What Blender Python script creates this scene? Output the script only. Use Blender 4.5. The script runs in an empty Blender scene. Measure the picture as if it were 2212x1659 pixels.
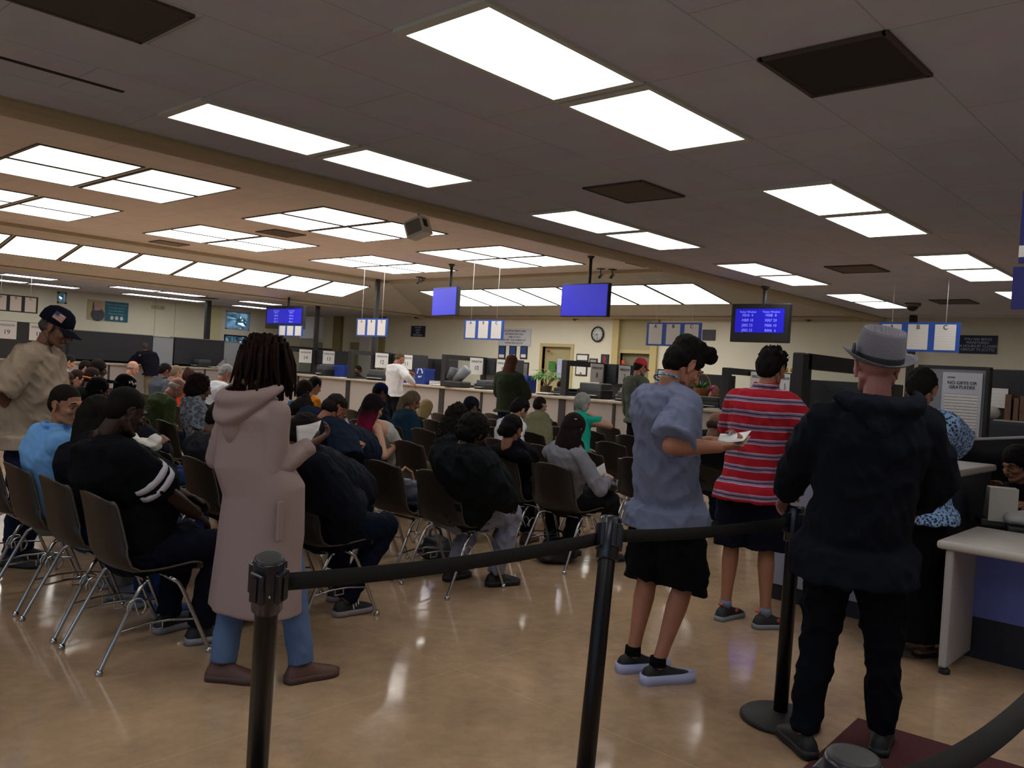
import bpy, bmesh, math, random
import numpy as np
from mathutils import Vector, Matrix, noise as mnoise
V=Vector
S=bpy.context.scene
COL=S.collection
pi=math.pi
random.seed(7)

# ------------------------------------------------------------- camera (2212x1659 photograph)
FPX=1820.0; HC=1.55
YAW,PITCH,ROLL=[math.radians(a) for a in (42.475,-0.918,3.499)]
cF=V((math.cos(PITCH)*math.cos(YAW),math.cos(PITCH)*math.sin(YAW),math.sin(PITCH)))
_r=V((math.sin(YAW),-math.cos(YAW),0)); _u=_r.cross(cF)
cR=_r*math.cos(ROLL)+_u*math.sin(ROLL); cU=-_r*math.sin(ROLL)+_u*math.cos(ROLL)
CAM=V((0,0,HC))
def ray(x,y): return cR*((x-1106)/FPX)-cU*((y-829.5)/FPX)+cF
def atx(x,y,X):
    r=ray(x,y); return CAM+r*(X/r.x)
def aty(x,y,Y):
    r=ray(x,y); return CAM+r*(Y/r.y)
def atz(x,y,z):
    r=ray(x,y); return CAM+r*((z-HC)/r.z)
def atd(x,y,d): return CAM+ray(x,y)*d
cam=bpy.data.cameras.new('camera'); camo=bpy.data.objects.new('camera',cam); COL.objects.link(camo)
cam.sensor_width=36; cam.lens=FPX/2212*36; cam.clip_start=0.05; cam.clip_end=200
m=Matrix((cR,cU,-cF)).transposed().to_4x4(); m.translation=CAM; camo.matrix_world=m
S.camera=camo

# ------------------------------------------------------------- materials
MATS={}
def hexc(c):
    if isinstance(c,str):
        c=c.lstrip('#'); v=[int(c[i:i+2],16)/255 for i in (0,2,4)]
        return tuple(((x+0.055)/1.055)**2.4 if x>0.04045 else x/12.92 for x in v)+(1,)
    return tuple(c)+(1,) if len(c)==3 else tuple(c)
def newmat(name):
    m=bpy.data.materials.new(name); m.use_nodes=True; nt=m.node_tree
    return m,nt,nt.nodes['Principled BSDF']
def mat(color,rough=.6,metal=0,var=.0,scale=8,bump=0,bscale=60,coat=0,spec=.5,sss=0,name=None,aniso=None,sheen=0):
    key=(str(color),rough,metal,var,scale,bump,bscale,coat,spec,sss,str(aniso),sheen)
    if key in MATS: return MATS[key]
    m,nt,b=newmat(name or 'surface'); N=nt.nodes; L=nt.links
    c=hexc(color)
    b.inputs['Base Color'].default_value=c; b.inputs['Roughness'].default_value=rough
    b.inputs['Metallic'].default_value=metal; b.inputs['Coat Weight'].default_value=coat
    b.inputs['Specular IOR Level'].default_value=spec
    if sheen: b.inputs['Sheen Weight'].default_value=sheen
    if sss:
        b.inputs['Subsurface Weight'].default_value=sss; b.inputs['Subsurface Radius'].default_value=(.01,.004,.002); b.inputs['Subsurface Scale'].default_value=.6
    tc=N.new('ShaderNodeTexCoord'); vec=tc.outputs['Object']
    if aniso:
        mp=N.new('ShaderNodeMapping'); mp.inputs['Scale'].default_value=aniso; L.new(vec,mp.inputs['Vector']); vec=mp.outputs['Vector']
    if var:
        n=N.new('ShaderNodeTexNoise'); n.inputs['Scale'].default_value=scale; n.inputs['Detail'].default_value=5; L.new(vec,n.inputs['Vector'])
        mx=N.new('ShaderNodeMix'); mx.data_type='RGBA'
        mx.inputs['A'].default_value=tuple(max(0,x*(1-var)) for x in c[:3])+(1,)
        mx.inputs['B'].default_value=tuple(min(1,x*(1+var)) for x in c[:3])+(1,)
        L.new(n.outputs['Fac'],mx.inputs['Factor']); L.new(mx.outputs['Result'],b.inputs['Base Color'])
    if bump:
        n2=N.new('ShaderNodeTexNoise'); n2.inputs['Scale'].default_value=bscale; n2.inputs['Detail'].default_value=4; L.new(vec,n2.inputs['Vector'])
        bp=N.new('ShaderNodeBump'); bp.inputs['Strength'].default_value=bump; bp.inputs['Distance'].default_value=.01
        L.new(n2.outputs['Fac'],bp.inputs['Height']); L.new(bp.outputs['Normal'],b.inputs['Normal'])
    MATS[key]=m; return m
def emis(color,strength,name='glow'):
    key=('e',str(color),strength)
    if key in MATS: return MATS[key]
    m,nt,b=newmat(name); b.inputs['Base Color'].default_value=hexc(color)
    b.inputs['Emission Color'].default_value=hexc(color); b.inputs['Emission Strength'].default_value=strength
    b.inputs['Roughness'].default_value=.4
    MATS[key]=m; return m
def skin(c): return mat(c,rough=.55,var=.10,scale=14,bump=.08,bscale=120,sss=.15,name='skin',spec=.35)
def cloth(c,var=.12,bump=.25,scale=9,rough=.9,bscale=35): return mat(c,rough=rough,var=var,scale=scale,bump=bump,bscale=bscale,spec=.08,name='fabric')
def hairm(c): return mat(c,rough=.75,var=.35,scale=30,bump=.6,bscale=60,aniso=(6,6,1),spec=.12,name='hair')

# ------------------------------------------------------------- object helpers
def tag(o,label=None,cat=None,group=None,kind=None):
    if label: o['label']=label
    if cat: o['category']=cat
    if group: o['group']=group
    if kind: o['kind']=kind
    return o
def empty(name,loc=(0,0,0),rz=0,label=None,cat=None,group=None):
    o=bpy.data.objects.new(name,None); o.empty_display_size=.1; COL.objects.link(o)
    o.location=loc; o.rotation_euler=(0,0,rz); return tag(o,label,cat,group)
def linko(name,me,mt,parent=None):
    o=bpy.data.objects.new(name,me); COL.objects.link(o)
    for x in (mt if isinstance(mt,(list,tuple)) else [mt]):
        if x is not None: me.materials.append(x)
    if parent is not None: o.parent=parent
    return o
def copy_tree(o,parent=None):
    c=o.copy(); COL.objects.link(c)
    if parent is not None: c.parent=parent
    for ch in list(o.children): copy_tree(ch,c)
    return c
def perp(d,ref):
    s=ref-d*ref.dot(d)
    if s.length<1e-4:
        ref=V((1,0,0)) if abs(d.x)<.8 else V((0,1,0)); s=ref-d*ref.dot(d)
    return s.normalized()

class MB:
    """collects closed shapes into one mesh"""
    def __init__(s): s.v=[]; s.f=[]; s.mi=[]; s.sm=[]; s.m=0; s.smooth=True
    def add(s,vs,fs,smooth=None):
        b=len(s.v); s.v.extend([tuple(p) for p in vs]); s.f.extend([tuple(i+b for i in f) for f in fs])
        s.mi.extend([s.m]*len(fs)); s.sm.extend([s.smooth if smooth is None else smooth]*len(fs)); return s
    def box(s,lo,hi,M=None):
        (a,b,c),(d,e,f)=lo,hi
        vs=[V(p) for p in ((a,b,c),(d,b,c),(d,e,c),(a,e,c),(a,b,f),(d,b,f),(d,e,f),(a,e,f))]
        if M is not None: vs=[M@p for p in vs]
        return s.add(vs,[(0,3,2,1),(4,5,6,7),(0,1,5,4),(1,2,6,5),(2,3,7,6),(3,0,4,7)],False)
    def bev(s,lo,hi,r=.01,M=None,seg=2):
        bm=bmesh.new(); bmesh.ops.create_cube(bm,size=1)
        c=[(x+y)/2 for x,y in zip(lo,hi)]; d=[abs(y-x) for x,y in zip(lo,hi)]
        for v in bm.verts: v.co=V((v.co.x*d[0]+c[0],v.co.y*d[1]+c[1],v.co.z*d[2]+c[2]))
        bmesh.ops.bevel(bm,geom=list(bm.edges),offset=min(r,min(d)*.45),segments=seg,profile=.5,affect='EDGES')
        bm.verts.index_update(); vs=[(M@v.co if M is not None else v.co.copy()) for v in bm.verts]
        s.add(vs,[tuple(v.index for v in f.verts) for f in bm.faces],False); bm.free(); return s
    def tube(s,pts,rad,side=None,n=14,cap='round',closed=False):
        """tapered tube; rad = number, or per point number or (side,other)"""
        pts=[V(p) for p in pts]; k=len(pts)
        if isinstance(rad,(int,float)): rad=[rad]*k
        rr=[(r,r) if isinstance(r,(int,float)) else tuple(r) for r in rad]
        side=V(side) if side is not None else None
        rings=[]
        def frame(i):
            a=pts[max(0,i-1)]; b=pts[min(k-1,i+1)]; d=(b-a)
            return d.normalized() if d.length>1e-9 else V((0,0,1))
        prev=None
        fr=[]
        for i in range(k):
            d=frame(i)
            ref=side if side is not None else (prev if prev is not None else V((0,0,1)))
            sd=perp(d,ref); prev=sd; fr.append((d,sd,d.cross(sd)))
        def ring(c,sd,ot,ra,rb): return [c+sd*(math.cos(t)*ra)+ot*(math.sin(t)*rb) for t in [2*pi*j/n for j in range(n)]]
        if cap=='round':
            d,sd,ot=fr[0]; h=min(rr[0])
            for a in (75,45,18):
                a=math.radians(a); rings.append(ring(pts[0]-d*(h*math.sin(a)),sd,ot,rr[0][0]*math.cos(a),rr[0][1]*math.cos(a)))
        for i in range(k):
            d,sd,ot=fr[i]; rings.append(ring(pts[i],sd,ot,*rr[i]))
        if cap=='round':
            d,sd,ot=fr[-1]; h=min(rr[-1])
            for a in (18,45,75):
                a=math.radians(a); rings.append(ring(pts[-1]+d*(h*math.sin(a)),sd,ot,rr[-1][0]*math.cos(a),rr[-1][1]*math.cos(a)))
        vs=[p for r in rings for p in r]; fs=[]
        for i in range(len(rings)-1):
            for j in range(n):
                a=i*n+j; b=i*n+(j+1)%n; fs.append((a,b,b+n,a+n))
        fs.append(tuple(range(n-1,-1,-1))); q=(len(rings)-1)*n; fs.append(tuple(range(q,q+n)))
        return s.add(vs,fs)
    def ell(s,c,r,M=None,n=16,k=10):
        c=V(c); vs=[V((0,0,-1))]
        for i in range(1,k):
            a=-pi/2+pi*i/k
            vs+= [V((math.cos(a)*math.cos(t),math.cos(a)*math.sin(t),math.sin(a))) for t in [2*pi*j/n for j in range(n)]]
        vs.append(V((0,0,1)))
        fs=[(0,1+(j+1)%n,1+j) for j in range(n)]
        for i in range(k-2):
            for j in range(n):
                a=1+i*n+j; b=1+i*n+(j+1)%n; fs.append((a,b,b+n,a+n))
        q=1+(k-2)*n; fs+=[(q+j,q+(j+1)%n,len(vs)-1) for j in range(n)]
        if isinstance(r,(int,float)): r=(r,r,r)
        vs=[V((p.x*r[0],p.y*r[1],p.z*r[2])) for p in vs]
        if M is not None: vs=[M@p for p in vs]
        return s.add([p+c for p in vs],fs)
    def lathe(s,prof,c=(0,0,0),n=24,M=None):
        c=V(c); vs=[]; fs=[]
        for (r,z) in prof: vs+=[V((r*math.cos(2*pi*j/n),r*math.sin(2*pi*j/n),z)) for j in range(n)]
        for i in range(len(prof)-1):
            for j in range(n):
                a=i*n+j; b=i*n+(j+1)%n; fs.append((a,b,b+n,a+n))
        fs.append(tuple(range(n-1,-1,-1))); q=(len(prof)-1)*n; fs.append(tuple(range(q,q+n)))
        if M is not None: vs=[M@p for p in vs]
        return s.add([p+c for p in vs],fs)
    def prism(s,poly,ext,smooth=False):
        """polygon (3-D points) extruded along ext"""
        poly=[V(p) for p in poly]; e=V(ext); n=len(poly)
        vs=poly+[p+e for p in poly]
        fs=[tuple(range(n-1,-1,-1)),tuple(range(n,2*n))]+[(i,(i+1)%n,(i+1)%n+n,i+n) for i in range(n)]
        return s.add(vs,fs,smooth)
    def grid(s,fn,nu,nv,th=0):
        """open sheet fn(u,v), 0..1, given thickness th"""
        P=[[V(fn(i/nu,j/nv)) for j in range(nv+1)] for i in range(nu+1)]
        N=[[None]*(nv+1) for _ in range(nu+1)]
        for i in range(nu+1):
            for j in range(nv+1):
                du=P[min(nu,i+1)][j]-P[max(0,i-1)][j]; dv=P[i][min(nv,j+1)]-P[i][max(0,j-1)]
                nn=du.cross(dv); N[i][j]=nn.normalized() if nn.length>1e-12 else V((0,0,1))
        W=nv+1; vs=[P[i][j]+N[i][j]*(th/2) for i in range(nu+1) for j in range(W)]+[P[i][j]-N[i][j]*(th/2) for i in range(nu+1) for j in range(W)]
        o=(nu+1)*W; fs=[]
        for i in range(nu):
            for j in range(nv):
                a=i*W+j; fs.append((a,a+W,a+W+1,a+1)); fs.append((o+a,o+a+1,o+a+W+1,o+a+W))
        for j in range(nv): fs.append((j,j+1,o+j+1,o+j)); a=nu*W+j; fs.append((a+1,a,o+a,o+a+1))
        for i in range(nu): a=i*W; fs.append((a+W,a,o+a,o+a+W)); a=i*W+nv; fs.append((a,a+W,o+a+W,o+a))
        return s.add(vs,fs)
    def mesh(s,name='m'):
        me=bpy.data.meshes.new(name); me.from_pydata(s.v,[],s.f); me.update()
        me.polygons.foreach_set('material_index',s.mi); me.polygons.foreach_set('use_smooth',s.sm)
        bm=bmesh.new(); bm.from_mesh(me); bmesh.ops.recalc_face_normals(bm,faces=bm.faces); bm.to_mesh(me); bm.free()
        return me
    def obj(s,name,mt,parent=None): return linko(name,s.mesh(name),mt,parent)
    def fuse(s,vox,smooth=2,fac=.6,disp=None):
        """union everything into one skin by voxel remesh, smooth, optional displacement fn(co)->metres along normal"""
        me=s.mesh('tmp'); o=bpy.data.objects.new('tmp',me); COL.objects.link(o)
        r=o.modifiers.new('r','REMESH'); r.mode='VOXEL'; r.voxel_size=vox; r.use_smooth_shade=True
        if smooth:
            q=o.modifiers.new('s','SMOOTH'); q.iterations=smooth; q.factor=fac
        dg=bpy.context.evaluated_depsgraph_get(); dg.update()
        out=bpy.data.meshes.new_from_object(o.evaluated_get(dg))
        bpy.data.objects.remove(o); bpy.data.meshes.remove(me)
        if disp:
            n=len(out.vertices); co=np.empty(n*3); out.vertices.foreach_get('co',co); co=co.reshape(-1,3)
            no=np.empty(n*3); out.vertex_normals.foreach_get('vector',no); no=no.reshape(-1,3)
            d=np.array([disp(p) for p in co]); co=co+no*d[:,None]
            out.vertices.foreach_set('co',co.ravel()); out.update()
        out.polygons.foreach_set('use_smooth',[True]*len(out.polygons))
        return out
def fz(parts): # join several fused meshes into one
    bm=bmesh.new()
    for me in parts: bm.from_mesh(me)
    out=bpy.data.meshes.new('body'); bm.to_mesh(out); bm.free()
    for me in parts: bpy.data.meshes.remove(me)
    out.polygons.foreach_set('use_smooth',[True]*len(out.polygons))
    return out
def text(body,size,loc,right,up,mt,parent,name='lettering',depth=.002,align='CENTER',spacing=1,bold=0):
    """raised letters: loc = centre of first line, right/up = writing directions"""
    cu=bpy.data.curves.new('t','FONT'); cu.body=body; cu.size=size; cu.extrude=depth; cu.align_x=align; cu.align_y='CENTER'
    cu.space_line=spacing; cu.offset=0
    o=bpy.data.objects.new('t',cu); COL.objects.link(o)
    dg=bpy.context.evaluated_depsgraph_get(); dg.update()
    me=bpy.data.meshes.new_from_object(o.evaluated_get(dg)); bpy.data.objects.remove(o); bpy.data.curves.remove(cu)
    R=V(right).normalized(); U=V(up); U=(U-R*U.dot(R)).normalized(); Nn=R.cross(U)
    M=Matrix((R,U,Nn)).transposed().to_4x4(); M.translation=V(loc)
    me.transform(M)
    return linko(name,me,mt,parent)
def slab(mb,p,right,up,w,h,t,out):
    """flat rectangular board centred at p"""
    R=V(right).normalized()*w/2; U=V(up).normalized()*h/2; O=V(out).normalized()*t; p=V(p)
    mb.prism([p-R-U,p+R-U,p+R+U,p-R+U],O); return mb
# ============================================================= SETTING
H1=3.11; H2=3.70; XB=18.1; YL=26.5; XN=-5.0; YR=-5.0
def shift(o,b):
    for c in o.children:
        if c.type=='MESH':
            if not c.data.get('shifted'): c.data.transform(Matrix.Translation(-b)); c.data['shifted']=1
        shift(c,b)
def rebase(root,base):
    base=V(base); shift(root,base)
    root.location=base; return root
def rebase_self(o,base):
    """thing that is itself a mesh (maybe with children) built in world coordinates"""
    base=V(base); o.data.transform(Matrix.Translation(-base)); shift(o,base); o.location=base; return o
def struct(name,mb,mt,parent=None):
    o=mb.obj(name,mt,parent)
    if parent is None: o['kind']='structure'
    return o

# floor: polished stained concrete with score lines
def floor_mat():
    m,nt,b=newmat('polished_concrete'); N=nt.nodes;L=nt.links
    tc=N.new('ShaderNodeTexCoord'); P=tc.outputs['Object']
    def noise(sc,det,rough=.6):
        n=N.new('ShaderNodeTexNoise'); n.inputs['Scale'].default_value=sc; n.inputs['Detail'].default_value=det; n.inputs['Roughness'].default_value=rough; L.new(P,n.inputs['Vector']); return n
    n1=noise(.9,7,.7); n2=noise(7,8,.7)
    cr=N.new('ShaderNodeValToRGB'); e=cr.color_ramp.elements
    e[0].position=.36; e[0].color=hexc('#917a62'); e[1].position=.64; e[1].color=hexc('#c0a080')
    mx=N.new('ShaderNodeMath'); mx.operation='MULTIPLY_ADD'; mx.inputs[1].default_value=.45; L.new(n2.outputs['Fac'],mx.inputs[0])
    ml=N.new('ShaderNodeMath'); ml.operation='MULTIPLY'; ml.inputs[1].default_value=.6; L.new(n1.outputs['Fac'],ml.inputs[0]); L.new(ml.outputs[0],mx.inputs[2])
    L.new(mx.outputs[0],cr.inputs['Fac'])
    # score lines every 1.83 m, rotated 0
    br=N.new('ShaderNodeTexBrick'); br.offset=0; br.inputs['Scale'].default_value=1; br.inputs['Brick Width'].default_value=3.05; br.inputs['Row Height'].default_value=3.05; br.inputs['Mortar Size'].default_value=.006; br.inputs['Mortar Smooth'].default_value=.3
    br.inputs['Color1'].default_value=(0,0,0,1); br.inputs['Color2'].default_value=(0,0,0,1); br.inputs['Mortar'].default_value=(1,1,1,1)
    L.new(P,br.inputs['Vector'])
    mix=N.new('ShaderNodeMix'); mix.data_type='RGBA'; L.new(cr.outputs['Color'],mix.inputs['A']); mix.inputs['B'].default_value=hexc('#c8ad84')
    mf=N.new('ShaderNodeMath'); mf.operation='MULTIPLY'; mf.inputs[1].default_value=.35; L.new(br.outputs['Color'],mf.inputs[0]); L.new(mf.outputs[0],mix.inputs['Factor'])
    L.new(mix.outputs['Result'],b.inputs['Base Color'])
    rr=N.new('ShaderNodeMapRange'); rr.inputs['To Min'].default_value=.05; rr.inputs['To Max'].default_value=.17; L.new(n2.outputs['Fac'],rr.inputs['Value']); L.new(rr.outputs['Result'],b.inputs['Roughness'])
    n3=noise(2.2,3,.5); bp=N.new('ShaderNodeBump'); bp.inputs['Strength'].default_value=.10; bp.inputs['Distance'].default_value=.02; L.new(n3.outputs['Fac'],bp.inputs['Height']); L.new(bp.outputs['Normal'],b.inputs['Normal'])
    b.inputs['Specular IOR Level'].default_value=.7
    return m
mb=MB(); mb.box((XN,YR,-.1),(XB+.2,YL+.2,0)); struct('floor',mb,floor_mat())

def ceil_mat(c='#d2d2e0',tile=True):
    m,nt,b=newmat('ceiling_tile'); N=nt.nodes;L=nt.links
    tc=N.new('ShaderNodeTexCoord'); mp=N.new('ShaderNodeMapping'); L.new(tc.outputs['Object'],mp.inputs['Vector']); mp.inputs['Location'].default_value=(-.03,-.13,0)
    br=N.new('ShaderNodeTexBrick'); br.offset=.5 if tile else 0; br.inputs['Scale'].default_value=1; br.inputs['Brick Width'].default_value=1.23; br.inputs['Row Height'].default_value=.61; br.inputs['Mortar Size'].default_value=.006; br.inputs['Mortar Smooth'].default_value=.6
    base=hexc(c)
    br.inputs['Color1'].default_value=base; br.inputs['Color2'].default_value=tuple(x*.96 for x in base[:3])+(1,); br.inputs['Mortar'].default_value=tuple(x*.72 for x in base[:3])+(1,)
    L.new(mp.outputs['Vector'],br.inputs['Vector'])
    n=N.new('ShaderNodeTexNoise'); n.inputs['Scale'].default_value=3; n.inputs['Detail'].default_value=6; L.new(tc.outputs['Object'],n.inputs['Vector'])
    mx=N.new('ShaderNodeMix'); mx.data_type='RGBA'; mx.blend_type='MULTIPLY'; mx.inputs['Factor'].default_value=.25; L.new(br.outputs['Color'],mx.inputs['A']); L.new(n.outputs['Color'],mx.inputs['B'])
    L.new(mx.outputs['Result'],b.inputs['Base Color']); b.inputs['Roughness'].default_value=.95; b.inputs['Specular IOR Level'].default_value=.1
    n4=N.new('ShaderNodeTexNoise'); n4.inputs['Scale'].default_value=90; bp=N.new('ShaderNodeBump'); bp.inputs['Strength'].default_value=.2; bp.inputs['Distance'].default_value=.004; L.new(tc.outputs['Object'],n4.inputs['Vector']); L.new(n4.outputs['Fac'],bp.inputs['Height']); L.new(bp.outputs['Normal'],b.inputs['Normal'])
    return m
CM=ceil_mat()
# near low ceiling, beam, raised central ceiling with sloping coves, low ceiling over the left staff zone
BY0,BY1=6.18,6.47; CX=14.0; CY=17.5; SX=17.85; SY=20.3
mb=MB(); mb.box((XN,YR,H1),(XB+.2,BY0,H1+.15)); struct('ceiling',mb,CM)
mb=MB(); mb.box((XN,BY1-.05,H2),(CX,CY,H2+.12)); struct('ceiling',mb,ceil_mat('#e6dcd6',False))
cream=mat('#a8987a',rough=.6,var=.05)
creamp=mat('#b5aa93',rough=.9,var=.05)
dx=SX-CX; dy=SY-CY
mb=MB()
mb.prism([(XN,CY,H2),(CX,CY,H2),(SX,SY,H1),(XN,SY,H1)],(0,0,.12)); struct('ceiling',mb,ceil_mat('#d6cfc6',False))
mb=MB(); mb.prism([(CX,BY1-.05,H2),(CX,CY,H2),(SX,SY,H1),(SX,BY1-.05,H1)],(0,0,.12)); struct('ceiling',mb,ceil_mat('#c4c1b8',False))
mb=MB(); mb.box((XN,SY,H1),(XB+.2,YL+.2,H1+.15)); mb.box((SX,BY1-.05,H1),(XB+.2,SY,H1+.15)); struct('ceiling',mb,CM)
# beam with rounded underside, and the riser behind it
mb=MB(); pr=[(BY0-.02,H1+.02),(BY0-.02,H1-.02),(BY0+.03,H1-.055),(BY0+.12,H1-.07),(BY1-.07,H1-.07),(BY1-.01,H1-.05),(BY1,H1-.03),(BY1,H2+.02),(BY1-.06,H2+.02),(BY1-.06,H1+.02)]
mb.prism([(XN,y,z) for y,z in pr],(XB-XN,0,0),False); struct('trim_1',mb,cream)
def trimline(name,a,b,w,h):
    mb=MB(); a=V(a);b=V(b); d=(b-a).normalized(); sd=V((-d.y,d.x,0))*w/2; up=V((0,0,h))
    mb.prism([a-sd,a+sd,a+sd-up,a-sd-up],b-a); return struct(name,mb,cream)
trimline('trim_2',(XN,CY,H2+.0),(CX,CY,H2),.16,.07)
trimline('trim_3',(CX,CY,H2),(CX,BY1,H2),.16,.07)
trimline('trim_4',(XN,SY,H1),(SX,SY,H1),.16,.06)
trimline('trim_5',(SX+.1,SY,H1),(SX+.1,BY1,H1),.3,.06)
# walls
wallm=mat('#dcd6c2',rough=.9,var=.04,scale=3)
def wall(name,axis,c,t,a0,a1,z1,holes=()):
    """wall in plane axis=c; holes=(a0,a1,z0,z1)"""
    mb=MB(); xs=sorted({a0,a1,*[h[0] for h in holes],*[h[1] for h in holes]}); zs=sorted({0,z1,*[h[2] for h in holes],*[h[3] for h in holes]})
    for i in range(len(xs)-1):
        for j in range(len(zs)-1):
            mx,mz=(xs[i]+xs[i+1])/2,(zs[j]+zs[j+1])/2
            if any(h[0]<mx<h[1] and h[2]<mz<h[3] for h in holes): continue
            if axis=='x': mb.box((c,xs[i],zs[j]),(c+t,xs[i+1],zs[j+1]))
            else: mb.box((xs[i],c,zs[j]),(xs[i+1],c+t,zs[j+1]))
    return struct(name,mb,wallm)
def rectY(x0,y0,x1,y1,Y): # pixel box -> X range, z range on plane Y
    a=aty(x0,y0,Y); b=aty(x1,y0,Y); c=aty(x0,y1,Y); return (a.x,b.x,c.z,min(a.z,b.z))
w1=(9.10,9.36,2.70,3.04); w2=(14.42,15.33,2.36,2.99); w3=(14.40,15.25,0.02,2.18)
wall('wall_left','y',YL,.15,XN,XB+.2,H1,[w1,w2,w3])
wall('wall_back','x',XB,.15,YR,YL+.2,H1+.02,[(11.88,12.8,0.0,2.18),(14.45,15.47,0.0,2.28)])
wall('wall_right','y',YR-.15,.15,XN,XB+.2,H1)
ent=[(-3.6,-1.4,.1,2.5),(-1.2,1.0,.1,2.5),(1.2,3.4,.1,2.5),(3.6,5.8,.1,2.5)]
wall('wall_near','x',XN-.15,.15,YR,YL+.2,H2,ent)
for n_,h in enumerate(ent):
    mb=MB(); y0,y1,z0,z1=h
    for a,b in (((y0,z0),(y0+.06,z1)),((y1-.06,z0),(y1,z1)),((y0,z0),(y1,z0+.1)),((y0,z1-.06),(y1,z1)),((y0,1.0),(y1,1.05))): mb.box((XN-.1,a[0],a[1]),(XN-.04,b[0],b[1]))
    struct('window_%d'%(n_+4),mb,mat('#2a2c30',rough=.4))
frame_m=mat('#b9a874',rough=.6); glass=None
def glass_mat():
    m,nt,b=newmat('glass'); b.inputs['Base Color'].default_value=(.92,.96,.95,1); b.inputs['Roughness'].default_value=.02
    b.inputs['Transmission Weight'].default_value=1; b.inputs['IOR'].default_value=1.05; b.inputs['Specular IOR Level'].default_value=.4
    return m
GL=glass_mat()
def window(i,h,fm,mull=()):
    mb=MB(); x0,x1,z0,z1=h; w=.05
    for a,b in (((x0,z0),(x0+w,z1)),((x1-w,z0),(x1,z1)),((x0,z0),(x1,z0+w)),((x0,z1-w),(x1,z1))):
        mb.box((a[0],YL-.01,a[1]),(b[0],YL+.1,b[1]))
    for z in mull: mb.box((x0,YL-.01,z-.03),(x1,YL+.1,z+.03))
    f=struct('window_%d'%i,mb,fm)
    g=MB(); g.box((x0+w,YL+.04,z0+w),(x1-w,YL+.05,z1-w)); g.obj('pane',GL,f)
    return f
window(1,w1,mat('#8d9a96',rough=.4)); window(2,w2,mat('#9fb4d8',rough=.5)); window(3,w3,mat('#1c1d22',rough=.4),(1.0,1.72))
# pilasters and door surrounds on back wall, left end
def bandx(name,y0,y1,z0,z1,m,t=.05):
    mb=MB(); mb.box((XB-t,y0,z0),(XB,y1,z1)); return struct(name,mb,m)
khaki=mat('#8f8257',rough=.7); khaki2=mat('#a39a77',rough=.8); offw=mat('#c9c8c2',rough=.8)
bandx('trim_6',24.9,25.35,0,H1,khaki,.12); bandx('trim_7',23.05,23.6,0,H1,offw,.25); bandx('trim_8',22.5,22.75,0,H1,khaki,.1)
bandx('trim_9',12.82,13.02,0,H1,frame_m,.12); bandx('trim_10',11.66,11.86,0,H1,frame_m,.08)
def door(i,y0,y1,zt,m,inset=.1):
    mb=MB(); w=.09
    mb.box((XB-.03,y0-w,0),(XB+.1,y0,zt+w)); mb.box((XB-.03,y1,0),(XB+.1,y1+w,zt+w)); mb.box((XB-.03,y0,zt),(XB+.1,y1,zt+w))
    f=struct('door_%d'%i,mb,frame_m)
    l=MB(); l.box((XB+inset,y0,0.01),(XB+inset+.04,y1,zt)); l.obj('door_leaf',m,f)
    k=MB(); k.tube([(XB+inset-.05,y0+.1,1.0),(XB+inset-.05,y0+.2,1.0)],.012); k.obj('door_handle',mat('#8a8a88',.3,1),f); return f
door(1,14.45,15.47,2.28,mat('#a89d70',rough=.7)); door(2,11.88,12.8,2.18,mat('#77745c',rough=.7),.12)
mb=MB(); mb.box((XB-.02,11.86,2.2),(XB-.005,12.82,H1-.05)); struct('trim_11',mb,khaki2)
mb=MB(); mb.box((XB-.04,23.75,0),(XB-.0,24.4,2.2)); struct('door_3',mb,mat('#9c9468',rough=.7))
for n,(lo,hi) in enumerate((((XN,YL-.02,0),(14.3,YL,.1)),((XB-.02,YR,0),(XB,11.7,.1)))):
    mb=MB(); mb.box(lo,hi); struct('baseboard_'+('left','back')[n],mb,mat('#3a3430',rough=.6))
# acoustic seams on the left wall
mb=MB()
for x in (12.0,12.65): mb.box((x,YL-.006,1.2),(x+.012,YL,H1-.02))
struct('trim_12',mb,mat('#a79e84',rough=.9))
# structural pilaster left of the glass door
mb=MB(); mb.box((13.78,YL-.1,0),(14.2,YL,H1)); struct('trim_13',mb,mat('#c7bd95',rough=.8))

# ------------------------------------------------------------- ceiling lights
LW=emis((1.0,.985,.95),4.4,'light_diffuser'); LF=mat('#c4c6c0',rough=.5); LF2=mat('#4e4a44',rough=.6)
order=['nearest','second','third','fourth','fifth','sixth','seventh','eighth']
def panel(corners,up,label,group,fm=LF,fr=.035,drop=.02):
    """corners: four world points (edge loop) on the ceiling; lens hangs by drop"""
    c=[V(p) for p in corners]; cen=sum(c,V((0,0,0)))/4; up=V(up).normalized()
    root=empty('ceiling_light',cen,0,label,'ceiling light',group)
    q=[p-cen for p in c]; inn=[p*(1-fr/ (p.length*.55)) for p in q]
    mb=MB()
    for i in range(4):
        j=(i+1)%4; mb.prism([q[i],q[j],inn[j],inn[i]],-up*drop)
    mb.obj('frame',fm,root)
    mb=MB(); mb.prism([p-up*.002 for p in inn],-up*(drop*.8)); mb.obj('diffuser',LW,root)
    return root
colx=[2.48,6.17,9.86,13.45]
for r,(y0,rl) in enumerate(((5.0,'row beside the long beam'),(2.56,'row farther from the beam'))):
    for k,x in enumerate(colx):
        for h in (0,1):
            a=x+h*1.23; panel([(a,y0,H1),(a+1.2,y0,H1),(a+1.2,y0+.6,H1),(a,y0+.6,H1)],(0,0,1),
              '%s panel of the %s white light pair in the %s'%(('near','far')[h],order[k],rl),'paired lights in the low front ceiling')
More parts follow.
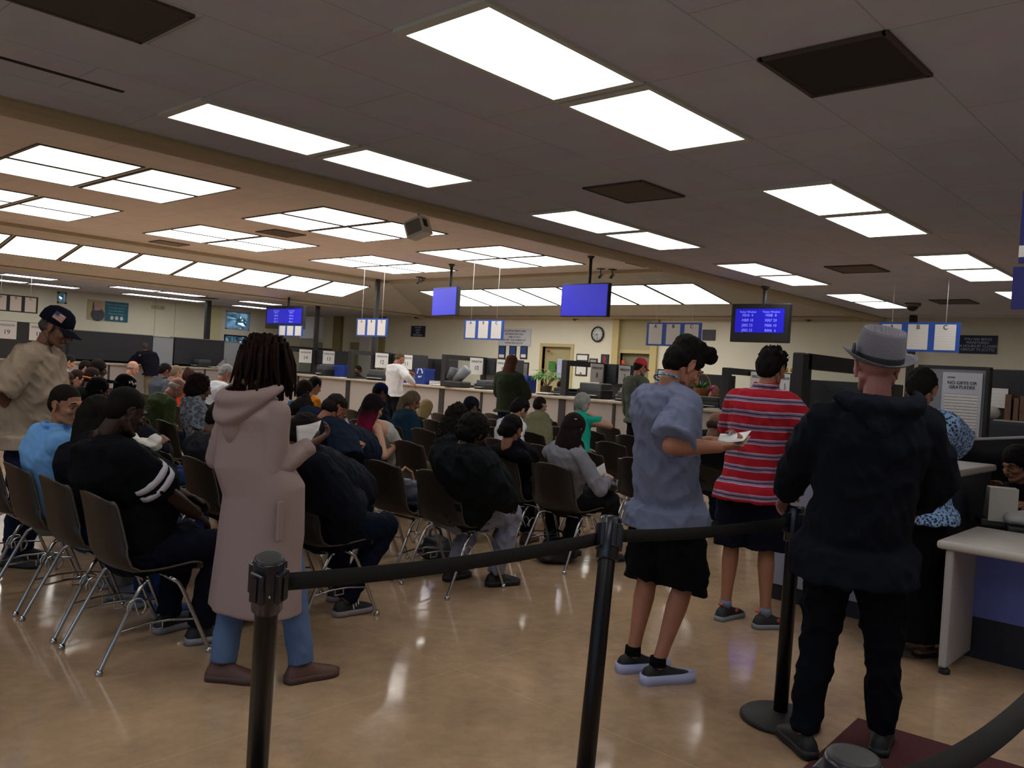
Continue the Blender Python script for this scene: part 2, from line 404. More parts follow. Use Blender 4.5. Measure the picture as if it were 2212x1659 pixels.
for i,x in enumerate((3.19,6.88,10.53)):
    for j,y in enumerate((10.11,13.69)):
        for a in (0,1):
            for b in (0,1):
                X=x+a*1.24; Y=y+b*1.13
                panel([(X,Y,H2),(X+1.18,Y,H2),(X+1.18,Y+1.09,H2),(X,Y+1.09,H2)],(0,0,1),
                 '%s %s panel of the %s four-light cluster in the %s cluster row'%(('near','far')[a],('right','left')[b],order[i],('right','left')[j]),'clustered lights in the raised ceiling',LF2,.03,.012)
for k,(x,y) in enumerate(((-1.2,5.0),(-1.2,2.56),(-1.2,.13),(2.48,.13),(2.48,-2.3),(6.17,-2.3))):  # unseen fill pairs, added overhead to brighten the dark foreground and low ceiling
    for h in (0,1):
        a=x+h*1.23; panel([(a,y,H1),(a+1.2,y,H1),(a+1.2,y+.6,H1),(a,y+.6,H1)],(0,0,1),'%s panel of the %s added fill light pair overhead, outside the view'%(('near','far')[h],order[k]),'added fill lights overhead outside the view')

for k in range(8):
    x=4.17+1.23*k
    f=lambda X,Y: (X,Y,H2-(Y-CY)*.59/dy)
    panel([f(x+.02,18.13),f(x+1.21,18.13),f(x+1.21,19.38),f(x+.02,19.38)],V((0,.59,dy)),
      'slanted light panel on the left ceiling slope, %s in the row'%(order[k]+' from the left'),'slanted lights along the left ceiling edge',LF2,.03,.012)
for k in range(7):
    y=17.39-1.21*k
    f=lambda X,Y: (X,Y,H2-(X-CX)*.59/dx)
    panel([f(15.0,y-.02),f(16.68,y-.02),f(16.68,y-1.19),f(15.0,y-1.19)],V((.59,0,dx)),
      'slanted light panel above the back counter, %s the left corner'%((order[k]+' from') if k else 'nearest'),'slanted lights along the back ceiling edge',LF2,.03,.012)
strip=[(6.71,22.4,1.2),(5.4,22.4,1.2),(9.08,22.4,1.2),(10.36,22.4,1.2),(5.4,24.85,1.2),(9.06,24.85,1.2),(7.8,24.85,1.2),(12.7,24.85,1.3),(11.4,24.85,1.2),(13.5,22.4,1.2)]
strip=[(5.2,22.3),(6.5,22.3),(9.08,22.3),(10.36,22.3),(12.8,22.3),(6.6,24.7),(7.9,24.7),(10.4,24.7),(11.6,24.7),(13.9,24.7)]
for n,(x,y) in enumerate(strip):
    panel([(x,y,H1),(x+1.2,y,H1),(x+1.2,y+.6,H1),(x,y+.6,H1)],(0,0,1),'flat light over the left staff area, %s from the left, %s row'%(order[n%5],('front','rear')[n//5]),'lights over the left staff area',LF2,.02,.015)

# ------------------------------------------------------------- vents
ventm=mat('#2c2724',rough=.9,var=.2,scale=40); ventb=mat('#4a423c',rough=.8)
def vent(x,y,z,w,h,label,m=ventm):
    root=empty('ceiling_vent',(x+w/2,y+h/2,z),0,label,'vent','dark vents in the ceiling')
    mb=MB(); mb.box((-w/2,-h/2,-.012),(w/2,h/2,.001)); mb.obj('grille',m,root)
    mb=MB()
    for a in (-1,1): mb.box((-w/2-.012,a*h/2-.012,-.016),(w/2+.012,a*h/2+.012,-.001)); mb.box((a*w/2-.012,-h/2,-.016),(a*w/2+.012,h/2,-.001))
    mb.obj('frame',ventb,root)
vent(3.72,1.35,H1,.61,.58,'black square vent in the ceiling right of the nearest light pair')
vent(1.0,3.83,H1,.83,.55,'dark vent at the upper left corner of the ceiling view',mat('#4d4340',rough=.9,var=.15,scale=40))
vent(5.54,3.82,H1,.62,.57,'dim brown vent in the low ceiling between the two light rows',mat('#685c54',rough=.9,var=.15,scale=40))
vent(10.5,3.8,H1,.62,.57,'dim brown vent beyond the third light pair of the low ceiling',mat('#685c54',rough=.9,var=.15,scale=40))
vent(14.6,3.75,H1,.62,.57,'faint grey vent in the low ceiling near the dome camera',mat('#57514c',rough=.9,var=.15,scale=40))
vent(7.75,12.75,H2,.6,.6,'brown square vent between light clusters of the raised ceiling',mat('#5c4c3c',rough=.9,var=.15,scale=40))
vent(7.5,16.5,H2,.6,.5,'small grey louvred vent near the left edge trim of the raised ceiling',mat('#7b6c5c',rough=.9,var=.3,scale=60))
vent(13.0,8.6,H2,.6,.6,'pale louvred vent in the raised ceiling beside the beam',mat('#8f8a80',rough=.9,var=.3,scale=60))
vent(11.6,22.9,H1,.6,.4,'dark vent above the left staff area',mat('#4d4340',rough=.9,var=.15,scale=40))

# dark open joint in the low ceiling beside the beam
mb=MB(); mb.box((.9,5.32,H1-.004),(2.15,5.36,H1+.001)); struct('trim_14',mb,mat('#1d1715',rough=.9))

# ------------------------------------------------------------- outside: hedge trees seen through the windows
lm=mat('#b9d2e2',rough=.8,var=.6,scale=3,bump=.5,bscale=10); tm=mat('#4a3a2a',rough=.9)
for n,(x,y,s,lb) in enumerate(((11.6,34,2.2,'leafy tree outside seen through the narrow high window'),(18.2,33.5,2.4,'leafy tree outside seen through the window over the glass door'))):
    root=empty('tree',(x,y,0),0,lb,'tree')
    mb=MB(); mb.tube([(0,0,0),(0,.1,1.5),(.1,0,3)],[.18,.14,.1]); mb.obj('trunk',tm,root)
    mb=MB(); rnd=random.Random(n)
    for k in range(900):
        a=rnd.uniform(0,2*pi); r=s*math.sqrt(rnd.random()); z=2.2+rnd.uniform(-.9,3.2)
        c=V((r*math.cos(a),r*math.sin(a)*.7,z)); q=Matrix.Rotation(rnd.uniform(0,3),3,V((rnd.random(),rnd.random(),rnd.random())).normalized())
        mb.ell(c,(.3,.16,.05),q,6,4)
    o=mb.obj('foliage',lm,root)
mb=MB(); mb.box((-10,YL+.2,-.12),(60,70,-.1)); o=struct('ground',mb,mat('#8a8880',rough=.9,var=.2,scale=1)); 
w=bpy.data.worlds.new('w'); S.world=w; w.use_nodes=True; nt=w.node_tree
bg=nt.nodes['Background']; sk=nt.nodes.new('ShaderNodeTexSky'); sk.sky_type='HOSEK_WILKIE'; sk.sun_direction=(.3,-.5,.8); sk.turbidity=3
nt.links.new(sk.outputs['Color'],bg.inputs['Color']); bg.inputs['Strength'].default_value=5
S.view_settings.view_transform='Standard'; S.view_settings.look='None'; S.view_settings.gamma=1; S.view_settings.use_curve_mapping=False
S.view_settings.exposure=.2
# ============================================================= COUNTERS AND PARTITIONS
ctop=mat('#a59a8a',rough=.45,var=.06,scale=20); cfront=mat('#9f9792',rough=.6,var=.03); cpost=mat('#2b2725',rough=.5)
blk=mat('#1b1b1e',rough=.55,var=.1); blk2=mat('#24252a',rough=.7); grey=mat('#8d8f96',rough=.7); dgrey=mat('#45484e',rough=.6)
white=mat('#dcdad6',rough=.7); bluem=mat('#16307f',rough=.45); chrome=mat('#b9babd',rough=.22,metal=1); navy=mat('#10131f',rough=.5)
CT=1.1; CXF=12.9; CYF=22.6
def counter(label,boxfn,L0,L1,posts,base):
    """boxfn(a0,a1,d0,d1,z0,z1): a along the counter, d depth from front"""
    root=empty('service_counter',(0,0,0),0,label,'counter')
    def part(name,m,boxes,bev=0):
        mb=MB()
        for b in boxes:
            lo,hi=boxfn(*b); (mb.bev(lo,hi,bev) if bev else mb.box(lo,hi))
        return mb.obj(name,m,root)
    part('countertop',ctop,[(L0,L1,-.09,.75,CT-.05,CT)],.015)
    part('body',cfront,[(L0,L1,0,.05,.1,CT-.05)])
    part('kickplate',cpost,[(L0,L1,.04,.08,0,.1)])
    for a,w in posts: part('post',cpost,[(a-w/2,a+w/2,-.02,.06,0,CT-.05)])
    part('back_ledge',dgrey,[(L0,L1,.7,.75,0,CT-.05)])
    return rebase(root,base)
bx=lambda a0,a1,d0,d1,z0,z1:((CXF+d0,a0,z0),(CXF+d1,a1,z1))
by=lambda a0,a1,d0,d1,z0,z1:((a0,CYF+d0,z0),(a1,CYF+d1,z1))
PY=[3.47,6.95,10.44,13.92,17.4,20.88]
counter('long service counter with pale front panels and dark posts along the back',bx,2.0,22.6,[(y,.16) for y in PY]+[(y-1.25,.06) for y in PY],(CXF,12,0))
counter('service counter along the left side below the row of black screens',by,-2.0,12.9,[(x,.13) for x in (10.33,6.9)]+[(x,.05) for x in (11.75,9.1)],(6,CYF,0))
def partition(Y,X0,label,z1=1.82,glassX=(.1,1.22),solid=(1.3,2.35),near=False):
    root=empty('partition',(0,0,0),0,label,'partition'); t=.035
    mb=MB()
    mb.bev((X0-.03,Y-.07,CT),(X0+.07,Y+.07,z1),.01); mb.bev((X0+glassX[1],Y-.06,CT),(X0+solid[0]+.02,Y+.06,z1),.01)
    mb.box((X0,Y-t,z1-.11),(X0+solid[0],Y+t,z1)); mb.box((X0,Y-t,CT),(X0+solid[0],Y+t,CT+.05))
    mb.obj('frame',blk,root)
    g=MB(); g.box((X0+.07,Y-.006,CT+.05),(X0+glassX[1],Y+.006,z1-.11)); g.obj('glass_pane',GL,root)
    s=MB(); s.bev((X0+solid[0],Y-.3,1.42),(X0+solid[1],Y+.0,z1-.01),.01); s.obj('overhead_cabinet',blk2,root)
    s=MB(); s.box((X0+solid[0],Y-.02,CT-.3),(X0+solid[1],Y+.03,1.44)); s.obj('back_panel',grey,root)
    if True:
        f=MB(); f.box((X0+solid[1],Y-.05,0),(X0+solid[1]+.05,Y+.05,z1)); f.obj('end_post',blk,root)
        f=MB(); f.box((X0+.86,Y-.03,0),(X0+solid[1],Y+.03,CT)); f.obj('lower_panel',dgrey,root)
    return rebase(root,(X0,Y,0))
pn=['behind the man in the striped shirt','between the standing young man and the striped shirt, sign 6','carrying window signs 8 and 7','carrying window signs 10 and 9','carrying window signs 12 and 11','carrying window signs 14 and 13']
for Y,l in zip(PY,pn): partition(Y,CXF+.02,'black framed glass partition '+l)
navyt=mat('#1d2347',rough=.6)
WHERE={'6':'left of the striped shirt','5':'hidden mostly by the striped shirt','8':'right of the framed certificates','7':'left of the red cap','10':'beside the grey eye tester','9':'left of the brown haired woman','12':'left of the white shirt man','11':'behind the shoulder of the white shirt man','14':'right of the long braids','13':'over the blue box','19':'at the far left edge','18':'behind the shoulder of the capped man'}
def wsign(num,X,Y,w=.42,h=.38,z=1.60,right=(1,0,0),out=(0,-1,0),group=None):
    root=empty('window_sign',(0,0,0),0,'white sign reading WINDOW %s, %s'%(num,WHERE[num]),'sign',group)
    p=V((X,Y,z)); mb=MB(); slab(mb,p,right,(0,0,1),w,h,.012,out); mb.obj('placard',white,root)
    o=V(out)*.013; text('WINDOW',.075,p+o+V((0,0,h*.27)),right,(0,0,1),navyt,root,bold=.001)
    text(num,.15,p+o-V((0,0,h*.12)),right,(0,0,1),navyt,root,bold=.004)
    return rebase(root,p)
for Y,(a,b) in zip(PY,((None,None),('6','5'),('8','7'),('10','9'),('12','11'),('14','13'))):
    if a:
        wsign(a,CXF+.95,Y-.08); wsign(b,CXF+1.58,Y-.32,.4)
# --- hutch of the left counter: black screens and grey dividers
def hutch(x0,x1,z0,z1,label,m=blk2,y=23.35):
    root=empty('cubicle_screen',(0,0,0),0,label,'office screen')
    mb=MB(); mb.bev((x0,y,z0),(x1,y+.3,z1),.01); mb.obj('cabinet',m,root)
    mb=MB(); mb.box((x0,y+.3,0),(x1,y+.34,z1)); mb.obj('panel',dgrey,root)
    mb=MB(); mb.box((x0-.0,y-.01,z1),(x1,y+.35,z1+.02)); mb.obj('cap_rail',mat('#7d7f84',rough=.4),root)
    rebase(root,((x0+x1)/2,y,0))
hutch(8.35,10.55,1.15,1.9,'long black office screen above the left counter, behind the leaning man')
hutch(4.2,8.1,1.15,1.9,'black office screen above the left counter beside the standing capped man')
hutch(11.2,12.7,1.15,1.9,'shorter black office screen above the left counter with a printer in front')
hutch(10.58,11.17,.9,1.88,'grey office screen between the long and the shorter black screens',grey,23.38)
hutch(12.73,13.5,.9,1.88,'grey office screen beside the dark frame near the glass door',grey,23.38)
root=empty('office_screen_frame',(0,0,0),0,'black open frame with a top rail in front of the glass door','office screen')
mb=MB(); mb.box((13.55,23.4,1.0),(13.72,23.5,1.9)); mb.box((13.55,23.4,1.8),(16.6,23.5,1.9)); mb.obj('frame',blk,root)
mb=MB(); mb.box((13.55,23.4,0),(16.6,23.5,1.02)); mb.obj('lower_panel',blk2,root); rebase(root,(15,23.45,0))
# signs of windows 19 and 18 on black hanging frame of the left counter
root=empty('window_partition',(0,0,0),0,'black partition at the far left carrying two white window number signs','partition')
mb=MB(); mb.box((5.9,CYF-.05,CT),(8.0,CYF+.02,2.0)); mb.obj('panel',blk,root); rebase(root,(7,CYF,0))
wsign('19',6.66,CYF-.06,.42,.42,1.78,group=None); wsign('18',7.36,CYF-.06,.42,.42,1.78,group=None)
# ============================================================= HANGING A B C SIGNS
signblue=mat('#1a4fae',rough=.45); paper=None
def paper_mat(dark=.55,scale=26,name='printed_paper',margin=.0):
    m,nt,b=newmat(name); N=nt.nodes;L=nt.links
    tc=N.new('ShaderNodeTexCoord'); sp=N.new('ShaderNodeSeparateXYZ'); L.new(tc.outputs['Object'],sp.inputs[0])
    w=N.new('ShaderNodeMath'); w.operation='MULTIPLY'; w.inputs[1].default_value=scale*2*pi; L.new(sp.outputs['Z'],w.inputs[0])
    s=N.new('ShaderNodeMath'); s.operation='SINE'; L.new(w.outputs[0],s.inputs[0])
    n=N.new('ShaderNodeTexNoise'); n.inputs['Scale'].default_value=scale*2.6; n.inputs['Detail'].default_value=2; L.new(tc.outputs['Object'],n.inputs['Vector'])
    a=N.new('ShaderNodeMath'); a.operation='MULTIPLY'; L.new(s.outputs[0],a.inputs[0]); L.new(n.outputs['Fac'],a.inputs[1])
    g=N.new('ShaderNodeMath'); g.operation='GREATER_THAN'; g.inputs[1].default_value=.3; L.new(a.outputs[0],g.inputs[0])
    k=N.new('ShaderNodeMath'); k.operation='MULTIPLY'; k.inputs[1].default_value=dark; L.new(g.outputs[0],k.inputs[0])
    mx=N.new('ShaderNodeMix'); mx.data_type='RGBA'; L.new(k.outputs[0],mx.inputs['Factor']); mx.inputs['A'].default_value=hexc('#dddbd8'); mx.inputs['B'].default_value=hexc('#70707c')
    L.new(mx.outputs['Result'],b.inputs['Base Color']); b.inputs['Roughness'].default_value=.7; return m
PAPL=paper_mat(.12,30); PAPT=paper_mat(.75,38)
ink=mat('#22242c',rough=.7)
def abc(y0,y1,zt,zb,X,label,board=signblue,ceil=H2,wires=True,axis='x',letters=True,group='hanging A B C queue signs'):
    root=empty('hanging_sign',(0,0,0),0,label,'sign',group)
    c=V((X,(y0+y1)/2,(zt+zb)/2)); W=abs(y0-y1); h=zt-zb; R=V((0,-1,0)); O=V((-1,0,0))
    if axis=='y': c=V(((y0+y1)/2,X,(zt+zb)/2)); R=V((1,0,0)); O=V((0,-1,0))
    mb=MB(); slab(mb,c,R,(0,0,1),W,h,.02,-O); mb.obj('board',board,root)
    for i,ch in enumerate('ABC'):
        p=c+R*((i-1)*W*.33)+O*.002; mb=MB(); slab(mb,p,R,(0,0,1),W*.25,h*.86,.004,O); s=mb.obj('sheet',PAPL,root)
        if letters: text(ch,.085,p+O*.006+V((0,0,h*.33)),R,(0,0,1),ink,s,bold=.003)
    if wires:
        for s_ in (-1,1):
            p=c+R*(s_*W*.33)+V((0,0,h/2)); q=V((p.x,p.y,ceil)); mb=MB(); mb.tube([p,q],.004,n=6,cap='flat'); mb.obj('hanging_cord',mat('#d8d8d4',rough=.5),root)
    return rebase(root,(c.x,c.y,zb))
for (a,b,c,zt,zb,l) in ((1398,1516,698,2.50,2.11,'blue A B C sign hanging before the clock wall, partly behind the young man'),
                     (1004,1088,692,2.53,2.13,'blue A B C sign hanging left of the grey appointments notice'),
                     (771,837,688,2.54,2.13,'blue A B C sign hanging left of the small dark square wall sign')):
    p=atx(a,c,12.0); q=atx(b,c,12.0); abc(p.y,q.y,zt,zb,12.0,l)
p=atx(1899,698,11.9); q=atx(2075,700,11.9); abc(p.y,q.y,2.52,2.13,11.9,'blue A B C sign hanging behind the grey hat at the right',ceil=H1)
p=atx(598,706,12.0); q=atx(650,706,12.0); abc(p.y,q.y,2.36,2.08,12.05,'blue sign hanging below and behind the left queue monitor',letters=False,wires=False)
p=aty(-5,640,CYF-.2); q=aty(83,640,CYF-.2); abc(p.x-.1,q.x,2.62,2.22,CYF-.2,'black framed hanging sign with three white sheets at far left',board=blk,ceil=H1,axis='y')
# ============================================================= SCREENS
scr=emis('#1414b4',.62,'lit_blue_screen'); scr2=emis('#2626c8',.42,'lit_plain_blue_screen'); stxt=emis('#8a8af0',.55,'lit_text')
def rectx(x0,y0,x1,y1,X):
    a=atx(x0,y0,X); b=atx(x1,y0,X); c=atx(x0,y1,X); return a.y,b.y,(a.z+b.z)/2,c.z
def monitor(box,X,label,ceil,lines=True,yaw=0,plain=False,bez=.075,pole=True,group=None,tilt=0):
    y0,y1,zt,zb=rectx(*box,X); c=V((X,(y0+y1)/2,(zt+zb)/2)); W=abs(y0-y1)/math.cos(yaw); h=zt-zb
    root=empty('ceiling_monitor',c,0,label,'monitor',group)
    mb=MB(); mb.bev((0,-W/2,-h/2),(.09,W/2,h/2),.012); mb.obj('housing',blk,root)
    b=bez; bb=b*1.9 if lines else b*.8
    s=MB(); s.box((-.006,-W/2+b,-h/2+bb),(.001,W/2-b,h/2-b)); so=s.obj('screen',scr2 if plain else scr,root)
    if lines:
        for k,(cx_,rows) in enumerate((( .2,'F010  4\nF009 10\nJ002 23\nJ002 23'),(-.2,'F008  8\nF007 20\nF006 10\nB006  6'))):
            text('Ticket Window',h*.075,V((-.008,cx_*W,h*.285)),(0,-1,0),(0,0,1),stxt,so,depth=.001)
            text(rows,h*.10,V((-.008,cx_*W,h*.0)),(0,-1,0),(0,0,1),stxt,so,depth=.001,spacing=1.3)
    mb=MB(); mb.box((.09,-.1,-.1),(.12,.1,.1)); mb.tube([(.13,0,0),(.13,0,ceil-c.z)],.03,n=10,cap='flat'); mb.lathe([(.07,0),(.05,.03),(.03,.05)] if 0 else [(.03,-.06),(.07,-.005),(.07,0)],(.13,0,ceil-c.z-.001),12); mb.obj('ceiling_mount',blk,root)
    root.rotation_euler=(0,0,yaw); return root
monitor((1581,656,1707,738),11.6,'dark queue monitor listing ticket numbers, right, above the striped shirt man',H1-.08)
monitor((575,661,656,709),12.6,'dark queue monitor listing ticket numbers, left, above the woman in the pink coat',H2-.45,yaw=.0)
tilt=math.radians(12)
o=monitor((1214,612,1316,684),12.0,'large blue television on the ceiling, the one nearer the clock',H2,False,plain=True,bez=.022)
o=monitor((926,620,998,682),12.0,'blue television on the ceiling angled left of the centre',H2,False,plain=True,bez=.022,yaw=math.radians(-14))
# ============================================================= CEILING DEVICES
def seccam(p,label,ceil,d=(-1,-.3,-.4)):
    p=V(p); root=empty('security_camera',p,0,label,'camera')
    D=V(d).normalized(); mb=MB(); mb.tube([V((0,0,0))-D*.07,V((0,0,0))+D*.07],.035,n=10,cap='flat'); mb.obj('camera_body',mat('#6f6a64',rough=.5),root)
    mb=MB(); mb.tube([(0,0,0),(0,0,ceil-p.z)],.012,n=6,cap='flat'); mb.box((-.06,-.06,ceil-p.z-.02),(.06,.06,ceil-p.z)); mb.obj('bracket',dgrey,root)
    mb=MB(); mb.tube([D*.065,D*.08],.022,n=10,cap='flat'); mb.obj('lens',blk,root)
cz=lambda X:H2-(X-CX)*.59/dx
for x,y,l in ((905,610,'pair camera on the inner ceiling trim left of the angled television'),(1297,597,'pale security camera on the ceiling trim right of the large television')):
    p=atx(x,y,13.6); seccam(p,l,H2)
p=atx(1322,597,13.75); seccam(p,'darker security camera hanging right of the pale one by the large television',H2)
p=atx(912,608,13.75); seccam(p,'dark security camera beside the other on the left end of the trim',H2)
p=atx(900,684,17.9); seccam(p,'small dark camera high on the back wall left of the angled television',3.05)
p=atx(1747,690,17.9); seccam(p,'small dark camera high on the back wall right of the queue monitor',3.05)
p=atx(1243,689,17.9); seccam(p,'small dark camera on the back wall under the large television',3.05)
p=atz(1972,655,H1); root=empty('dome_camera',p,0,'dark dome camera on the low ceiling above the right hanging sign','camera')
mb=MB(); mb.lathe([(.13,0),(.13,-.05),(.115,-.06)],n=20); mb.obj('base',mat('#6b5f58',rough=.5),root)
mb=MB(); mb.ell((0,0,-.05),(.1,.1,.09)); mb.obj('dome',mat('#17120f',rough=.15),root)
# white box speaker hung from the raised ceiling
p=atd(903,493,10.3); root=empty('ceiling_speaker',p,0,'white box speaker hanging from the raised ceiling beside the beam','speaker')
R3=Matrix.Rotation(math.radians(20),3,'Z')@Matrix.Rotation(math.radians(-20),3,'X')
mb=MB(); mb.bev((-.11,-.13,-.11),(.11,.13,.11),.012,R3); mb.obj('cabinet',mat('#e4e4e0',rough=.5),root)
mb=MB(); mb.bev((-.118,-.10,-.08),(-.109,.10,.08),.004,R3); mb.obj('grille',mat('#7f7c78',rough=.8,var=.3,scale=200),root)
mb=MB(); mb.box((-.09,-.139,-.03),(.0,-.129,.06),R3); mb.obj('terminal_plate',blk,root)
mb=MB(); mb.tube([(0,0,.08),(0,0,H2-p.z)],.014,n=8,cap='flat'); mb.lathe([(.09,-.02),(.09,0)],(0,0,H2-p.z),16); mb.obj('bracket',mat('#8b867e',rough=.5),root)
# floor-to-ceiling service poles
for x,y,Y,w,l in ((1971,720,3.6,.12,'black service pole behind the right hanging sign'),(810,720,17.4,.10,'black service pole behind the third hanging sign'),(684,710,20.9,.10,'dark blue service pole beside the left queue monitor')):
    p=aty(x,y,Y)
    if x==1971: p=atx(x,y,17.4)
    zc=(H2-(p.x-CX)*.59/dx if p.x>CX else H2) if Y>BY1 else H1
    if p.x>SX: zc=H1
    root=empty('service_pole',(p.x,p.y,0),0,l,'pole'); mb=MB(); mb.bev((-w/2,-w/2,0),(w/2,w/2,min(zc,H2)-.01),.006); mb.obj('pole',blk,root)
p=aty(448,700,24.2); root=empty('service_pole',(p.x,p.y,0),0,'black service pole left of the high window over the glass door','pole'); mb=MB(); mb.bev((-.07,-.07,0),(.07,.07,H1-.01),.006); mb.obj('pole',blk,root)
# pale tall cabinets near the left end of the back wall
mb=MB(); a=atx(650,668,16.2); b=atx(680,668,16.2); mb.bev((16.2,min(a.y,b.y),2.2),(16.6,max(a.y,b.y),2.95),.01); tag(mb.obj('wall_cabinet',mat('#b9bcc6',rough=.6)),'pale grey wall cabinet right of the left queue monitor','cabinet')
mb=MB(); mb.bev((16.25,min(a.y,b.y),0),(16.6,max(a.y,b.y),2.1),.01); tag(mb.obj('tall_cabinet',mat('#77776a',rough=.7)),'olive grey tall cabinet standing below the pale wall cabinet','cabinet')

# ============================================================= BACK WALL ITEMS
def wallrect(x0,y0,x1,y1,X=XB-.012):
    a=atx(x0,y0,X); b=atx(x1,y0,X); c=atx(x0,y1,X); return (a.y+b.y)/2,(a.z+c.z)/2,abs(a.y-b.y),abs(a.z-c.z)
def board(name,box,label,cat,m,group=None,border=None,t=.012,X=XB-.012):
    y,z,w,h=wallrect(*box,X); root=empty(name,(X,y,z),0,label,cat,group)
    mb=MB(); mb.box((-t,-w/2,-h/2),(.01,w/2,h/2)); mb.obj('backing' if border else 'plate',border or m,root)
    if border: mb=MB(); mb.box((-t-.004,-w/2+.035,-h/2+.035),(-t+.002,w/2-.035,h/2-.035)); mb.obj('print',m,root)
    return root,w,h
darkblue=mat('#141a3c',rough=.6); lt=mat('#b9bfd6',rough=.7)
r,w,h=board('wall_sign',(889,704,919,727),'small dark blue square sign with pale lettering on the back wall','sign',darkblue)
text('THIS AREA\nUNDER\nVIDEO\nMONITORING',.07,(-.014,0,0),(0,-1,0),(0,0,1),lt,r,spacing=1.15)
r,w,h=board('wall_sign',(2072,724,2156,763),'dark blue wall sign saying YOU ARE BEING MONITORED, at right','sign',darkblue)
text('YOU ARE BEING\nMONITORED\n24 HOURS BY CLOSED\nCIRCUIT TV (CCTV)',h*.19,(-.014,0,0),(0,-1,0),(0,0,1),lt,r,spacing=1.0)
r,w,h=board('wall_notice',(1078,709,1148,746),'large grey notice about appointments and information on the back wall','notice',mat('#bfc1c6',rough=.7))
text('FOR APPOINTMENTS AND\nINFORMATION CALL\n1-800-777-0133\nOR VISIT OUR WEBSITE AT\nWWW.DMV.CA.GOV',h*.15,(-.014,0,0),(0,-1,0),(0,0,1),navyt,r,spacing=1.15,bold=.001)
for x,l in ((1078,'left'),(1101,'middle'),(1125,'right')):
    r,w,h=board('framed_notice',(x,747,x+15,775),'small framed blue notice under the grey appointments notice, %s of three'%l,'notice',mat('#22407e',rough=.5),None,blk)
    mb=MB(); mb.box((-.02,-w/2+.04,-h/2+.04),(-.015,w/2-.04,-h/2+.13)); mb.obj('card',white,r)
r,w,h=board('picture_frame',(1246,764,1272,780),'black framed certificate on the wall, upper one by the door','picture',white,None,blk)
h0=h
r,w,h=board('picture_frame',(1244,786,1269,811),'black framed certificate seen through the glass left of sign 8','picture',white,None,blk)
mb=MB(); mb.ell((-.02,0,-.1),(.006,.03,.04)); mb.obj('seal',mat('#a0522d',rough=.6),r)
r,w,h=board('picture_frame',(1299,765,1316,788),'dark framed picture with a red figure, right of the certificates','picture',mat('#2b2e3a',rough=.5),None,blk)
mb=MB(); mb.ell((-.02,0,0),(.006,.05,.09)); mb.obj('motif',mat('#8e1f33',rough=.6),r)
r,w,h=board('picture_frame',(1274,774,1291,786),'small grey framed card between the certificate and the dark picture','picture',mat('#8f8d8a',rough=.5),None,blk)
r,w,h=board('picture_frame',(1421,797,1441,816),'black framed photo on the wall right of the open doorway','picture',mat('#99a0a8',rough=.5),None,blk)
r,w,h=board('wall_panel',(1518,712,1546,735),'blank black rectangular panel on the wall right of the A B C sign','sign',mat('#232129',rough=.5))
r,w,h=board('exit_tag',(1182,756,1188,761),'small red sticker at the top of the door left of the clock','sticker',mat('#8e2b2b',rough=.6))
r,w,h=board('strobe_light',(1343,778,1350,786),'orange red alarm box beside the doorway behind partition 7','alarm',mat('#d1401f',rough=.4)); 
# posters pinned right of the first door
r,w,h=board('poster',(1205,775,1218,815),'pale blue and pink flyer by the potted plant','poster',mat('#aab0d0',rough=.7,var=.4,scale=14))
r,w,h=board('poster',(1186,780,1200,800),'green flyer on the door behind the potted plant','poster',mat('#3d7a34',rough=.7,var=.3,scale=14))
# clock
y,z,w,h=wallrect(1279,705,1307,739); root=empty('wall_clock',(XB-.01,y,z),0,'round wall clock with a black rim reading half past eight','clock')
RX=Matrix.Rotation(-pi/2,3,'Y'); rad=.2
mb=MB(); mb.lathe([(rad,0),(rad+.012,.02),(rad+.005,.045),(rad-.02,.05),(rad-.03,.03),(rad-.03,.0)],M=RX,n=40); mb.obj('rim',blk,root)
mb=MB(); mb.lathe([(rad-.025,.01),(rad-.025,.028)],M=RX,n=40); mb.obj('dial',mat('#d5d9d6',rough=.5),root)
mb=MB()
for k in range(12):
    a=k*pi/6; d=V((0,-math.sin(a),math.cos(a))); mb.tube([V((-.03,0,0))+d*.135,V((-.03,0,0))+d*.16],.005,n=6,cap='flat')
mb.obj('hour_marks',ink,root)
for a,l,t,nm in ((pi,.14,.005,'minute_hand'),(math.radians(255),.09,.008,'hour_hand')):
    d=V((0,-math.sin(a),math.cos(a))); mb=MB(); mb.tube([V((-.034,0,0))-d*.02,V((-.034,0,0))+d*l],t,n=6,cap='flat'); mb.obj(nm,ink,root)
# poster on the left wall
a=aty(190,645,YL-.02); b=aty(278,652,YL-.02); c=aty(188,688,YL-.02)
root=empty('wall_banner',((a.x+b.x)/2,YL-.01,(a.z+c.z)/2-.02),0,'wide poster with a photograph and a teal text half on the left wall','poster')
W=b.x-a.x; Hh=(a.z-c.z); k=a.x-(a.x+b.x)/2
mb=MB(); mb.box((-W/2,-.012,-Hh/2),(W/2,0,Hh/2)); mb.obj('sheet',mat('#b3a177',rough=.6,var=.2,scale=4),root)
mb=MB(); mb.box((-W*.08,-.016,-Hh/2),(W/2,-.011,Hh/2)); t_=mb.obj('teal_half',mat('#0f5f72',rough=.6),root)
text('Want to get involved\nin helping others?\nYou can make a\ndifference today.',.072,(W*.2,-.018,Hh*.12),(1,0,0),(0,0,1),mat('#7fb0c0',rough=.7),t_,spacing=1.3)
mb=MB(); 
for q in (.1,.22,.34): mb.ell((W*q,-.016,-Hh*.33),(.05,.006,.06))
mb.obj('emblem',white,t_)
mb=MB(); mb.ell((-W*.27,-.014,Hh*.1),(.14,.008,.2)); mb.ell((-W*.3,-.014,Hh*.3),(.07,.008,.08)); mb.obj('pictured_person',mat('#b58f8a',rough=.7,var=.3,scale=20),root)
